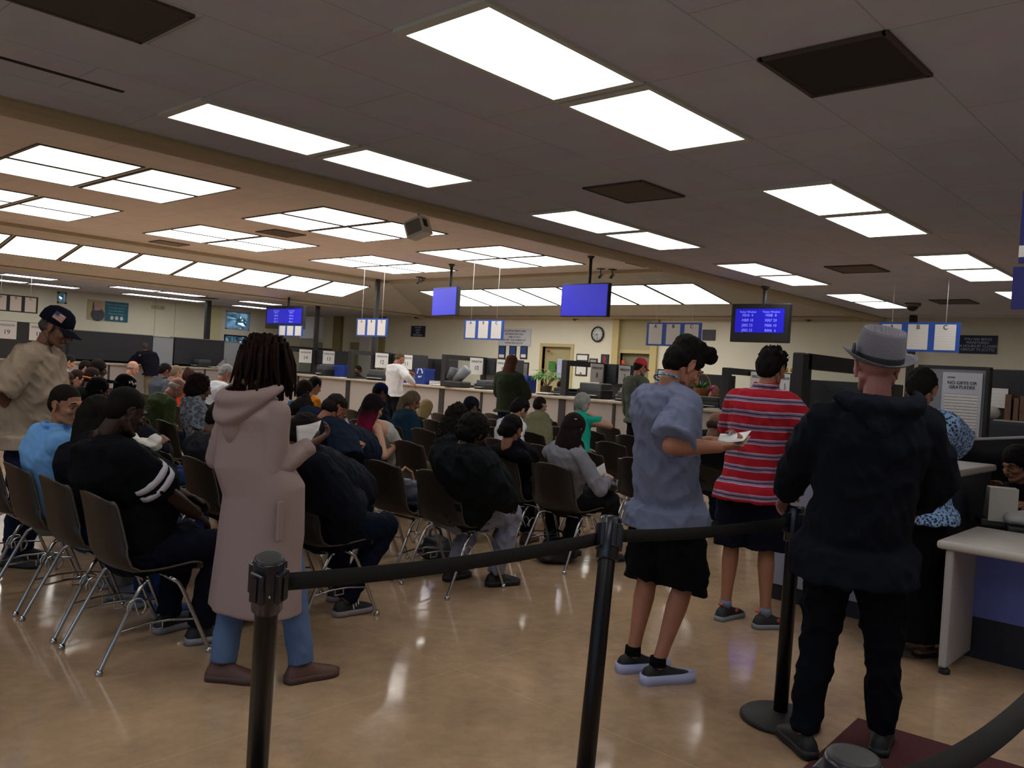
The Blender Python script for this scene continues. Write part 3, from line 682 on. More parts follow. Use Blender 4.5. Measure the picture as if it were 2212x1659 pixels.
mb=MB(); mb.ell((-W*.25,-.015,-Hh*.22),(.2,.008,.2)); mb.ell((-W*.36,-.015,-Hh*.02),(.03,.008,.26)); mb.obj('pictured_chair',mat('#4a4d52',rough=.7,var=.4,scale=30),root)
p=aty(343,664,YL-.05); root=empty('exit_light',p,0,'small pale emergency light on the left wall right of the poster','emergency light')
mb=MB(); mb.bev((-.22,0,-.06),(.22,.04,.06),.02); mb.obj('casing',mat('#c0b596',rough=.6),root)
mb=MB(); mb.ell((-.12,-.02,0),.045); mb.ell((.12,-.02,0),.045); mb.obj('lamp_head',mat('#a8a088',rough=.4),root)

# ============================================================= EQUIPMENT ON THE COUNTERS
def prop(name,label,cat,p,rz=0,group=None): return empty(name,p,rz,label,cat,group)
def bluebox(p,w,d,h,label,logo=False,rz=0):
    r=prop('blue_bin',label,'bin',p,rz); mb=MB(); mb.bev((-d/2,-w/2,0),(d/2,w/2,h),.015); mb.obj('box',bluem,r)
    mb=MB(); mb.box((-d/2-.006,-w/2-.006,h-.05),(d/2+.006,w/2+.006,h)); mb.obj('rim',mat('#1b3a92',rough=.4),r)
    if logo:
        mb=MB()
        for q in range(3):
            a0=q*2*pi/3+pi/2; pts=[V((-d/2-.004,math.cos(a0+t)*.085,.26+math.sin(a0+t)*.1)) for t in np.linspace(.25,1.75,7)]
            mb.tube(pts,[.018]*5+[.03,.004],n=6,cap='flat')
        mb.obj('emblem',lt,r)
    return r
bluebox((13.25,14.93,CT),.36,.3,.37,'blue recycling bin with a pale emblem beside the man in the white shirt',True)
bluebox((13.3,11.78,CT),.34,.3,.36,'blue bin on the counter right of the woman in the green jacket')
bluebox((13.5,18.45,CT),.42,.3,.32,'blue box on the counter under window sign 13')
r=prop('cup','small bright blue cylinder on the counter by the recycling bin','cup',(13.1,15.45,CT)); mb=MB(); mb.lathe([(.05,0),(.055,.22)]); mb.obj('cup',mat('#1d20b0',rough=.4),r)
r=prop('eye_tester','grey vision tester with two slanted barrels beside sign 10','eye tester',(12.99,13.54,CT),.2)
mb=MB(); mb.bev((-.2,-.24,0),(.2,.24,.14),.03); mb.obj('base',blk,r)
mb=MB(); mb.tube([(0,.16,.18),(0,.1,.42)],[.13,.1],side=(1,0,0),n=16,cap='flat'); mb.obj('left_barrel',dgrey,r)
mb=MB(); mb.tube([(0,.05,.14),(0,-.24,.42)],[.10,.12],side=(1,0,0),n=16,cap='flat'); mb.obj('right_barrel',mat('#6b7076',rough=.5),r)
def printer(p,w,label,h=.2,d=.4,m=dgrey,rz=0):
    r=prop('printer',label,'printer',p,rz); mb=MB(); mb.bev((-d/2,-w/2,0),(d/2,w/2,h*.6),.02); mb.obj('base',blk,r)
    mb=MB(); mb.bev((-d/2+.04,-w/2+.03,h*.55),(d/2,w/2-.03,h),.02); mb.obj('cover',m,r)
    mb=MB(); mb.box((-d/2-.07,-w/2+.08,h*.2),(-d/2+.02,w/2-.08,h*.24)); mb.obj('paper_tray',white,r); return r
printer((13.3,16.6,CT),.7,'dark grey printer on the counter below window sign 12',.26)
printer((13.3,12.95,CT),.36,'small dark printer right of the vision tester',.2)
printer((13.35,10.0,CT),.6,'dark grey stacked printer on the counter behind sign 8',.3)
printer((13.3,9.2,CT),.3,'small black card terminal below window sign 7',.18)
printer((13.4,7.5,CT),.6,'black printer in front of the bald bearded person',.2,m=blk)
printer((13.35,10.75,CT),.42,'black desk terminal left of the glass partition with sign 8',.16,m=blk)
printer((11.9,23.1,CT),.4,'black printer with a tilted paper tray on the left counter',.22)
printer((13.25,18.9,CT),.3,'grey monitor stand behind the pink coat woman by sign 14',.3)
def papers(p,w,d,label,n=5,rz=0,t=.004):
    r=prop('paper_stack',label,'papers',p,rz); mb=MB(); q=random.Random(n)
    for i in range(n): a=q.uniform(-.05,.05); mb.box((-d/2+a,-w/2+a*.6,i*t),(d/2+a,w/2+a*.6,(i+1)*t-.0005))
    mb.obj('sheets',white,r); return r
papers((13.1,14.1,CT),.6,.3,'white stack of forms on the counter below sign 10',6)
papers((13.3,14.56,CT),.26,.2,'white forms on the counter behind the blue recycling bin',8,.2,.012)
papers((12.98,10.98,CT),.3,.2,'white forms in front of the glass partition with sign 8',6,.1,.008)
papers((13.05,10.35,CT),.4,.25,'white loose forms on the counter left of the grey haired woman',4,.1)
papers((13.05,8.65,CT),.3,.22,'cream pad of slips on the counter at the far side of window 7',8,0,.006)
papers((13.05,17.8,CT),.4,.25,'white form on the counter below the blue box by sign 13',3)
papers((12.3,22.9,CT),.3,.5,'white forms on the left counter near the grey haired man',6,0,.006)
papers((13.1,7.2,CT),.3,.22,'white forms on the counter beside the striped shirt',4,.2)
# wire rack of slips
def wirerack(p,label,rz=0):
    r=prop('wire_rack',label,'rack',p,rz); mb=MB()
    for i in range(5): mb.tube([(i*.05-.1,-.14,.0),(i*.05-.1,-.14,.08+i*.05),(i*.05-.1,.14,.08+i*.05),(i*.05-.1,.14,0)],.005,n=5,cap='flat')
    for s_ in (-1,1): mb.tube([(-.1,s_*.14,.02),(.1,s_*.14,.02)],.005,n=5,cap='flat')
    mb.obj('wires',mat('#3a3c42',rough=.4,metal=.6),r)
    mb=MB()
    for i in range(4): mb.box((i*.05-.09,-.11,.01),(i*.05-.08,.11,.09+i*.05))
    mb.obj('slips',white,r)
wirerack((13.3,12.3,CT),'dark wire slip rack on the counter below sign 9'); wirerack((14.3,10.0,CT),'dark wire rack behind the red cap man near sign 7')
wirerack((12.6,23.3,CT),'slip rack with white cards on the left counter')
# potted plant on the counter
r=prop('potted_plant','leafy green umbrella plant on the counter left of sign 8','plant',(13.35,11.25,CT))
mb=MB(); mb.lathe([(.07,0),(.1,.02),(.12,.17),(.125,.18)]); mb.obj('pot',mat('#4a3626',rough=.6),r)
mb=MB(); q=random.Random(3); tips=[]
for i in range(7):
    a=i*.9; e=V((.2*math.cos(a),.24*math.sin(a),.36+.05*q.random())); mb.tube([(0,0,.15),e*.5+V((0,0,.1)),e],.008,n=6); tips.append(e)
mb.obj('stems',mat('#5a4a2c',rough=.8),r)
mb=MB()
for e in tips+[V((0,0,.5)),V((.1,-.1,.46)),V((-.1,.12,.48)),V((0,.22,.4)),V((0,-.22,.42))]:
    for i in range(8):
        a=i*pi/4+q.random(); d=V((math.cos(a),math.sin(a),q.uniform(-.9,.1))).normalized(); s_=perp(d,V((0,0,1)))
        p0=e+d*.02; p1=e+d*q.uniform(.14,.2); n_=d.cross(s_)
        mb.tube([p0,p0.lerp(p1,.5)+V((0,0,.015)),p1],[(.004,.003),(.022,.003),(.003,.002)],side=perp(d,s_.cross(d)),n=8,cap='flat')
mb.obj('leaves',mat('#4f8f36',rough=.5,var=.4,scale=12),r)
# gift basket with orchid beside the bald clerk
r=prop('flower_basket','wicker basket with a hoop handle, green leaves and pink blossoms','basket',(13.75,7.86,CT+.2))
mb=MB(); mb.lathe([(.11,0),(.16,.13),(.165,.14),(.15,.13),(.1,.02)]); mb.obj('basket',mat('#9a5f2e',rough=.8,var=.4,scale=60),r)
mb=MB(); mb.tube([V((0,.17*math.cos(t),.13+.27*math.sin(t))) for t in np.linspace(0,pi,12)],.01,n=6); mb.obj('handle',mat('#a97b45',rough=.7),r)
mb=MB()
for i in range(26):
    a=q.uniform(0,6.3); d=V((math.cos(a)*.7,math.sin(a),q.uniform(.2,1.2))).normalized(); p0=V((0,.02,.12)); p1=p0+d*q.uniform(.12,.24); mb.tube([p0,p0.lerp(p1,.6),p1],[(.006,.003),(.03,.004),(.004,.002)],n=8,cap='flat')
mb.obj('leaves',mat('#2f6a2a',rough=.5,var=.3,scale=10),r)
mb=MB()
for i in range(12): mb.ell((q.uniform(-.05,.05),-.2+q.uniform(-.07,.05),.13+q.uniform(-.05,.06)),(.02,.025,.02),n=8,k=6)
mb.obj('blossoms',mat('#c2348f',rough=.6),r)
r=prop('toy_cars','small blue and yellow toys on top of the partition right of the young man','toy',(15.6,6.95,1.83)); mb=MB()
for i in range(4): mb.ell((-.3+i*.16,q.uniform(-.05,.05),.05),(.06,.05,.05),n=8,k=6)
mb.obj('figures',mat('#c2a02a',rough=.5,var=.9,scale=9),r)
# black cabinets behind the far stations
def backcab(y0,y1,z1,label,X=15.6,m=blk2):
    mb=MB(); mb.bev((X,y0,0.02),(X+.5,y1,z1),.01); root=empty('storage_cabinet',(0,0,0),0,label,'cabinet'); mb.obj('carcass',m,root)
    mb=MB(); mb.box((X-.012,(y0+y1)/2-.01,.1),(X+.001,(y0+y1)/2+.01,z1-.05)); mb.obj('door_gap',blk,root); rebase(root,(X+.25,(y0+y1)/2,0))
p=atx(1455,800,15.6); q2=atx(1565,800,15.6)
backcab(q2.y,p.y+.3,1.72,'black storage cabinet behind the bald bearded person')
a=atx(962,770,15.6); b=atx(912,770,15.6); backcab(a.y,b.y,1.74,'black storage cabinet behind the blue recycling bin')
a=atx(1698,800,15.6); b=atx(1755,800,15.6); backcab(b.y-1.5,a.y+.5,1.72,'black storage cabinet right of the striped shirt man')
r,w,h=board('file_panel',(1122,782,1143,815),'grey steel panel behind the woman in the green jacket','office screen',mat('#8e9192',rough=.5),X=15.6,border=blk); 
mb=MB(); mb.box((-.0,-w/2,-1.65),(.05,w/2,-h/2)); mb.obj('stand',blk,r)
# ============================================================= NEAR COUNTER, DESK AND QUEUE POSTS
NX=5.85; NE=1.47
root=empty('service_counter',(0,0,0),0,'near tall counter with a pale lavender front behind the man in the hat','counter')
lav=mat('#8f92a8',rough=.6,var=.03)
mb=MB(); mb.bev((NX-.08,NE-.02,CT-.045),(NX+.8,2.68,CT),.015); mb.obj('countertop',mat('#8d8781',rough=.45,var=.05,scale=20),root)
mb=MB(); mb.box((NX,NE+.14,.12),(NX+.05,2.7,CT-.045)); mb.obj('body',lav,root)
mb=MB(); mb.box((NX+.03,NE,0),(NX+.07,2.7,.12)); mb.obj('kickplate',navy,root)
mb=MB(); mb.box((NX-.01,NE,0),(NX+.75,NE+.13,CT-.046)); mb.obj('end_panel',navy,root); rebase(root,(NX,2.1,0))
root=empty('partition',(0,0,0),0,'tall black glass partition between the striped shirt and the hat man','partition')
mb=MB(); Y=2.73
mb.bev((NX+.32,Y-.045,0),(NX+.42,Y+.045,1.82),.012); mb.box((NX+.42,Y-.04,1.70),(8.2,Y+.04,1.82)); mb.box((NX+.42,Y-.04,1.08),(8.2,Y+.04,1.2)); mb.box((8.1,Y-.05,0),(8.2,Y+.05,1.82)); mb.bev((NX+.42,Y-.04,1.08),(NX+.50,Y+.04,1.82),.01); mb.obj('frame',blk,root)
mb=MB(); mb.box((NX+.48,Y-.006,1.2),(8.1,Y+.006,1.70)); mb.obj('glass_pane',GL,root)
mb=MB(); mb.box((NX+.42,Y-.03,0),(8.1,Y+.03,1.08)); mb.obj('lower_panel',dgrey,root); rebase(root,(NX+.4,Y,0))
root=empty('partition',(0,0,0),0,'grey partition with a dark edge that carries the gratuities notice','partition')
X=8.0; a=atx(1984,794,X); b=atx(2131,797,X); c=atx(2141,798,X)
mb=MB(); mb.box((X,b.y,0),(X+.05,a.y,b.z)); mb.obj('panel',mat('#83848e',rough=.7),root)
mb=MB(); mb.bev((X-.02,c.y,0),(X+.08,b.y,b.z+.01),.008); mb.box((X-.01,c.y,b.z-.01),(X+.06,a.y,b.z+.015)); mb.obj('frame',blk,root); rebase(root,(X,a.y,0))
p0=atx(2040,801,X-.02); p1=atx(2126,808,X-.02); p2=atx(2032,935,X-.02)
W=p0.y-p1.y; Hh=p0.z-p2.z; cc=V((X-.012,(p0.y+p1.y)/2+.01,(p0.z+p2.z)/2-.01))
root=empty('notice',cc,0,'white NO GIFTS OR GRATUITIES notice taped on the grey partition','notice')
mb=MB(); mb.box((-.004,-W/2,-Hh/2),(.004,W/2,Hh/2)); mb.obj('sheet',mat('#c3c2cc',rough=.7),root)
mb=MB(); mb.box((-.006,-W*.42,-Hh*.40),(-.003,W*.42,Hh*.16)); mb.obj('small_print',PAPT,root)
text('NO GIFTS OR\nGRATUITIES',Hh*.07,(-.006,0,Hh*.3),(0,-1,0),(0,0,1),ink,root,bold=.001)
text('NOTICE',Hh*.03,(-.006,W*.28,Hh*.42),(0,-1,0),(0,0,1),ink,root)
mb=MB(); mb.lathe([(.022,0),(.022,.004)],(-.008,-W*.34,-Hh*.44),M=Matrix.Rotation(-pi/2,3,'Y')); mb.obj('seal',mat('#6f6f78',rough=.7),root)
mb=MB(); cc2=V((X-.012,cc.y-.02,cc.z-Hh/2-.09)); mb.box((-.004,-W*.4,-.08),(.004,W*.4,.08)); root=empty('leaflet',cc2,0,'small leaflet with a blue corner below the gratuities notice','leaflet'); mb.obj('sheet',mat('#a9a8a0',rough=.7,var=.2,scale=20),root)
mb=MB(); mb.prism([(-.006,-W*.4,.08),(-.006,W*.2,.08),(-.006,-W*.4,.02)],(.003,0,0)); mb.obj('blue_corner',mat('#2c62c4',rough=.6),root)
# staff desk furniture behind (right edge)
X=9.0
def bk(name,label,cat,box,m,d=.3,extra=None,z0=None):
    a=atx(box[0],box[1],X); b=atx(box[2],box[1],X); c=atx(box[0],box[3],X)
    root=empty(name,(X,(a.y+b.y)/2,0),0,label,cat); mb=MB(); mb.bev((0,-abs(a.y-b.y)/2,(c.z if z0 is None else z0)),(d,abs(a.y-b.y)/2,a.z),.008); mb.obj('panel' if z0 is not None else 'case',m,root); return root,a,b,c
r,a,b,c=bk('shelf_unit','black shelf unit at the right edge behind the near counter','shelf',(2143,797,2290,840),blk,.3,z0=.0)
mb=MB(); mb.box((-.3,-.7,1.33),(0,.7,1.36)); mb.obj('shelf_board',mat('#3c3e45',rough=.6),r)
mb=MB(); mb.box((-.3,-.7,1.08),(-.27,.7,1.33)); mb.obj('shelf_front',mat('#34363d',rough=.6),r)
a=atx(2140,838,X-.02); b=atx(2178,838,X-.02); c=atx(2140,880,X-.02)
r=empty('paper_notice',(X-.01,(a.y+b.y)/2,(a.z+c.z)/2),0,'white printed notice on the black shelf unit right of the grey partition','notice'); mb=MB(); mb.box((-.005,-(a.y-b.y)/2,-(a.z-c.z)/2),(.005,(a.y-b.y)/2,(a.z-c.z)/2)); mb.obj('sheet',PAPL,r)
p=atx(2150,905,X-.2); r=empty('paper_stack',(X-.18,p.y,1.36),0,'crumpled pale papers on the shelf under the white printed notice','papers'); mb=MB(); mb.ell((0,.08,.07),(.07,.12,.07)); mb.box((-.1,-.25,0),(.1,0,.012)); mb.obj('sheets',mat('#a7a39b',rough=.8),r)
p=atx(2196,875,X-.1); r=empty('book_row',(X-.12,p.y,1.36),0,'upright binders and a brown book on the black shelf at right','books'); mb=MB()
for i,(w_,h_) in enumerate(((.05,.24),(.04,.22),(.05,.25))): mb.box((-.1,-.1+i*.06,0),(.08,-.1+i*.06+w_,h_))
mb.obj('binders',mat('#6b4d3c',rough=.6,var=.5,scale=14),r)
p=atx(2155,985,7.4)
r=empty('desk_monitor',(7.4,p.y,.76),0,'black computer screen with a silver edge behind the near counter','computer screen'); Rm=Matrix.Rotation(math.radians(-8),3,'X')
mb=MB(); mb.bev((0,-.3,.1),(.05,.3,.5),.01,Rm); mb.obj('casing',mat('#8e8e90',rough=.4),r)
mb=MB(); mb.box((-.004,-.28,.12),(.002,.28,.48),Rm); mb.obj('screen',mat('#0a0a0c',rough=.2),r)
mb=MB(); mb.lathe([(.12,0),(.12,.015),(.03,.02),(.03,.15)],(.05,0,0)); mb.obj('stand',blk,r)
r=empty('staff_desk',(7.5,1.1,0),0,'dark staff desk under the computer screen behind the near counter','desk'); mb=MB(); mb.bev((-.5,-1.6,.72),(.35,.8,.76),.01); mb.obj('desktop',dgrey,r)
mb=MB(); mb.box((.2,-1.6,0),(.3,.8,.72)); mb.obj('panel',dgrey,r)
# low customer desk
DX=5.13
root=empty('low_desk',(DX,1.3,0),0,'low white topped desk with a blue front panel at the right edge','desk')
mb=MB(); mb.bev((-.02,-3.2,.70),(.8,.09,.75),.02,seg=3); mb.obj('desktop',mat('#b9b2ab',rough=.4),root)
mb=MB(); mb.bev((.0,-.0,.04),(.5,.045,.70),.012); mb.obj('end_panel',mat('#a39fa0',rough=.5),root)
mb=MB(); mb.lathe([(.03,0),(.03,.02),(.012,.04)],(.05,.02,0)); mb.obj('foot',blk,root)
mb=MB(); mb.box((.5,-3.2,.25),(.53,.04,.70)); mb.obj('front_panel',mat('#6570b8',rough=.7,var=.05),root)
mb=MB(); mb.box((.51,-3.2,0.0),(.54,.04,.25)); mb.obj('lower_panel',navy,root)
p=atz(2143,1138,.75)
r=empty('card_reader',(p.x+.08,p.y,.75),.4,'cream wedge shaped machine with a black base on the low desk','machine'); mb=MB(); mb.bev((-.09,-.1,0),(.12,.1,.05),.01); mb.obj('base',blk,r)
mb=MB(); mb.prism([(-.09,-.1,.04),(.1,-.1,.04),(.02,-.1,.25),(-.09,-.1,.25)],(0,.16,0)); mb.obj('housing',mat('#aaa59c',rough=.5),r)
p=atz(2205,1150,.75)
r=empty('desk_stapler',(p.x+.1,p.y-.06,.75),.3,'rounded white electric stapler at the right end of the low desk','stapler'); mb=MB(); mb.bev((-.1,-.2,0),(.14,.16,.03),.01); mb.obj('base',blk,r)
mb=MB(); mb.tube([(.02,-.2,.08),(.02,.0,.085),(.02,.14,.07)],[(.09,.05),(.095,.055),(.07,.04)],side=(1,0,0),n=18); mb.obj('housing',mat('#b5b3b4',rough=.4),r)
# sign at the right edge
root=empty('hanging_sign',(5.0,1.08,0),0,'dark blue two tier sign at the right edge with a white band','sign'); root.location=(5,1.06,2.05)
sb=mat('#141c66',rough=.5)
mb=MB(); mb.box((0,-1.0,.22),(.02,0,.60)); mb.obj('upper_board',sb,root)
mb=MB(); mb.box((-.003,-1.0,.25),(0,-.0,.31)); mb.obj('white_band',white,root)
mb=MB(); mb.box((0,-1.0,-.02),(.02,.02,.20)); mb.obj('lower_board',sb,root)
text('C',.15,(-.004,-.09,.09),(0,-1,0),(0,0,1),white,root)
mb=MB()
for y in (-.3,-.8): mb.tube([(.01,y,.6),(.01,y,H1-2.05)],.004,n=6,cap='flat')
mb.obj('hanging_cord',white,root)
# ------------------------------------------------------------- queue posts with belts
pm=mat('#04050a',rough=.38,spec=.35); capm=mat('#1c1c1e',rough=.5); beltm=mat('#0b0b0c',rough=.85,bump=.3,bscale=200); basem=mat('#1e1c1c',rough=.6)
def post(top,foot,label,h=1.0,face=0):
    t=V((top.x,top.y,h)); f=V((foot.x,foot.y,0)); r=empty('queue_post',f,0,label,'queue post','black belt barrier posts')
    d=(t-f); L=d.length; R=d.normalized().to_track_quat('Z','Y').to_matrix()
    mb=MB(); mb.lathe([(.17,0),(.18,.006),(.18,.022),(.165,.034),(.05,.045),(.035,.05)],n=40); mb.obj('base',basem,r)
    mb=MB(); mb.lathe([(.0325,.04),(.0325,L-.17),(.0325,L-.165)],n=28,M=R); mb.obj('pole',pm,r)
    mb=MB(); mb.lathe([(.038,L-.17),(.043,L-.165),(.043,L-.012),(.041,L-.004)],n=28,M=R)
    for k in range(4):
        a=face+k*pi/2; q=Matrix.Rotation(a,3,'Z'); mb.bev((.036,-.022,L-.125),(.054,.022,L-.03),.004,R@q)
        mb.box((.052,-.006,L-.115),(.058,.006,L-.04),R@q)
    hd=mb.obj('belt_cassette',mat('#070b1e',rough=.3,spec=.6),r)
    mb=MB(); mb.lathe([(.040,L-.006),(.036,L),(.0,L+.001)] if 0 else [(.041,L-.008),(.038,L),(.030,L+.001)],n=28,M=R); mb.obj('cap',capm,r)
    mb=MB(); q=R@Matrix.Rotation(face+pi*1.25,3,'Z'); mb.ell(q@V((.0435,0,L-.1)),(.005,.005,.005),n=8,k=6); mb.obj('screw',chrome,r)
    return t
def belt(a,b,label,w=.05,sag=.05,twist=0,tw0=0):
    a=V(a);b=V(b); d=(b-a); hd=V((d.x,d.y,0)).normalized(); n_=V((-hd.y,hd.x,0)); 
    mb=MB(); K=24
    def fn(u,v):
        c=a.lerp(b,u); c.z-=sag*4*u*(1-u); an=tw0+twist*u; up=V((0,0,1))*math.cos(an)+n_*math.sin(an); return c+up*(w*(v-.5))
    mb.grid(fn,K,2,.002); o=mb.obj('barrier_belt',beltm); tag(o,label,'belt'); rebase_self(o,a.lerp(b,.5)); return o
T1=atz(583,1203,1.0); F1=atz(545,1830,0); T2=atz(1320,1118,1.0); F2=atz(1250,1805,0); T3=atz(1719,1092,1.0); F3=atz(1684,1558,0); T4=atz(1845,1632,1.0)
F4=V((T4.x+.03,T4.y+.05,0))
def lean(T,F): # keep the real lean modest
    return V((T.x+(F.x-T.x)*.8,T.y+(F.y-T.y)*.8,0))
post(T1,F1,'black belt post in front of the woman in the long pink coat',face=.9)
post(T2,F2,'middle black belt post left of the young man in shorts',face=.75)
post(T3,F3,'black belt post with a visible round base beside the man in the hat',face=.8)
post(T4,F4,'nearest black belt post, only its top showing at the bottom edge',face=.6)
T1.z=T2.z=T3.z=T4.z=.925
belt(T1+(T2-T1).normalized()*.05,T2-(T2-T1).normalized()*.05,'black belt between the left post and the middle post',sag=.02)
belt(T2+(T3-T2).normalized()*.05,T3-(T3-T2).normalized()*.05,'black belt crossing the shorts of the young man in grey',sag=.015)
E4=atd(2235,1450,2.0); belt(T4+(E4-T4).normalized()*.05,T4+(E4-T4)*1.5,'twisted black belt running from the nearest post to the right edge',sag=.08,twist=1.9,tw0=0,w=.05)
# dark red floor mat
A=atz(1853,1555,0); B=atz(2212,1662,0); C_=atz(1672,1662,0)
u=(B-A).normalized(); v_=V((u.y,-u.x,0)); v_=v_ if v_.dot(C_-A)>0 else -v_
q=[A,A+u*1.6,A+u*1.6+v_*.95,A+v_*.95]
mb=MB(); mb.prism([V((p.x,p.y,.001)) for p in q],(0,0,.009)); o=mb.obj('floor_mat',mat('#4a1a1e',rough=.95,var=.25,scale=90,bump=.6,bscale=300)); tag(o,'dark red floor mat under the feet of the man in the hat','mat'); rebase_self(o,sum(q,V((0,0,0)))/4)

# ============================================================= CHAIRS
shellm=mat('#1c1713',rough=.42,var=.1,scale=6,bump=.1,bscale=150,spec=.5); rimm=mat('#4b4138',rough=.5)
def make_chair():
    r=empty('shell_chair',(0,0,0)); 
    prof=[(.225,.415),(.215,.445),(.17,.455),(.08,.445),(-.02,.437),(-.10,.44),(-.165,.465),(-.205,.52),(-.228,.60),(-.245,.69),(-.262,.77),(-.275,.82),(-.285,.835)]
    def fn(u,v):
        k=v*(len(prof)-1); i=min(int(k),len(prof)-2); f=k-i; x=prof[i][0]*(1-f)+prof[i+1][0]*f; z=prof[i][1]*(1-f)+prof[i+1][1]*f
        s=(u-.5)*2
        if v<.5: w=.232-.02*max(0,.15-v)/.15
        else: w=.232-.035*(v-.5)/.5
        if v>.86: w*=math.sqrt(max(0,1-((v-.86)/.14)**2*.42))
        y=s*w; e=abs(s)**3
        if v<.45: z+=e*.028
        elif v<.65: z+=e*.028; x+=e*.05*(v-.4)/.25
        else: x+=e*.05*(1.15-(v-.65))
        if v>.86: z-=e*.03*(v-.86)/.14
        return (x,y,z)
    mb=MB(); mb.grid(fn,14,26,.006); sh=mb.obj('seat_shell',shellm,r)
    mb=MB()
    loop=[fn(0,v/26) for v in range(0,27)]+[fn(u/10,1) for u in range(1,10)]+[fn(1,1-v/26) for v in range(0,27)]
    mb.tube(loop,.0055,n=6,cap='flat'); mb.obj('rim',rimm,sh)
    for s in (-1,1):
        y=s*.215
        for e,(fx,tx) in (('front',(.275,.10)),('rear',(-.275,-.09))):
            mb=MB(); mb.tube([(fx,y+s*.02,.012),(tx*1.25,y,.345),(tx,y,.385),(tx*.7,y-s*.01,.405),(tx*.55,y-s*.05,.415)],.0105,n=8)
            lg=mb.obj('leg',chrome,r)
            mb=MB(); mb.lathe([(.018,0),(.018,.012),(.012,.028)],(fx,y+s*.02,0),12); mb.obj('glide',chrome,lg)
        mb=MB(); mb.tube([(.185,y+s*.008,.185),(.06,y,.20),(-.06,y,.20),(-.19,y+s*.008,.185)],.006,n=6); 
        for q in (-.03,.03): mb.tube([(q,y,.2),(q,y,.165)],.004,n=5)
        mb.tube([(-.03,y,.165),(.03,y,.165)],.004,n=5); mb.obj('stretcher',chrome,r)
        mb=MB(); pts=[(-.12+.045*math.cos(t),y+s*.035,.30+.045*math.sin(t)) for t in np.linspace(-1.3,3.6,9)]; mb.tube([(-.12,y,.33)]+pts,.005,n=6)
        mb.obj('ganging_hook',chrome,r)
    mb=MB()
    for x in (-.09,.10): mb.tube([(x*.6,-.21,.412),(x*.6,.21,.412)],.009,n=8)
    mb.obj('seat_rail',chrome,r)
    return r
chair0=make_chair(); chair_used=[False]
ROWX=[1.925,3.02,4.16,5.40,6.6,7.8,9.0,10.15,11.2]
def chair(x,y,label,rz=0):
    o=chair0 if not chair_used[0] else copy_tree(chair0); chair_used[0]=True
    o.location=(x,y,0); o.rotation_euler=(0,0,rz); tag(o,label,'chair','dark shell chairs with chrome legs in rows'); return o
# ============================================================= PEOPLE
LOD={'hero':dict(b=.009,f=.0042,c=.009,hr=.007),'mid':dict(b=.013,f=.006,c=.013,hr=.009),'far':dict(b=.018,f=.010,c=.018,hr=.014)}
def ik(a,c,l1,l2,pole):
    a=V(a);c=V(c); d=c-a; L=d.length
    if L>(l1+l2)*.995: c=a+d.normalized()*(l1+l2)*.995; d=c-a; L=d.length
    u=d.normalized(); x=(l1*l1-l2*l2+L*L)/(2*L); h=math.sqrt(max(0,l1*l1-x*x)); pl=V(pole); pl=(pl-u*pl.dot(u)).normalized()
    return a+u*x+pl*h,c
def wr(seed,amp,sc=9,st=(1,1,1)):
    o=V((seed*3.1,seed*1.7,seed*.9))
    def f(p): 
        q=V((p[0]*sc*st[0],p[1]*sc*st[1],p[2]*sc*st[2]))+o
        n1=mnoise.noise(q); n2=mnoise.noise(V((q.x*2.1+q.z*1.2,q.y*2.1-q.z*.8,q.z*1.1)))
        return max(-.45*amp,amp*(.6-abs(n1)*2.4)+amp*.9*(.4-abs(n2)*1.8))
    return f
def hand(mb,w,d,n,s,curl=.5,k=1.0,thumb=.7,spread=.0):
    """w wrist, d finger direction, n palm-facing normal, s thumb side"""
    d=V(d).normalized(); n=perp(d,V(n)); s=perp(d,V(s)); s=(s-n*s.dot(n)).normalized()
    mb.tube([w-d*.02*k,w+d*.03*k,w+d*.075*k,w+d*.09*k],[(.026*k,.020*k),(.036*k,.017*k),(.040*k,.014*k),(.037*k,.012*k)],side=s,n=14)
    for i,(L,o) in enumerate(((.072,1.5),(.080,.5),(.076,-.5),(.058,-1.5))):
        b=w+d*.086*k+s*(o*.0205*k); dr=(d+s*(o*spread)).normalized(); pts=[b-d*.02*k,b]; a=0
        for j,f in enumerate((.45,.32,.23)):
            a+=curl*(.7+.12*i)*(1 if j else .8); dd=dr*math.cos(a)+n*math.sin(a); pts.append(pts[-1]+dd*(L*f*k))
        mb.tube(pts,[.0098*k,.0096*k,.0088*k,.008*k,.0068*k],side=s,n=8)
    b=w+d*.02*k+s*.022*k; t1=(d*.55+s*.75+n*.25*thumb).normalized(); t2=(d*.85+s*.2+n*.5*thumb).normalized()
    mb.tube([b,b+t1*.038*k,b+t1*.038*k+t2*.03*k,b+t1*.038*k+t2*.052*k],[.015*k,.0125*k,.0108*k,.009*k],n=8)
HAIRTXT=None
def headmat(pos,yaw,pitch,roll):
    return Matrix.Translation(pos)@Matrix.Rotation(yaw,4,'Z')@Matrix.Rotation(pitch,4,'Y')@Matrix.Rotation(roll,4,'X')
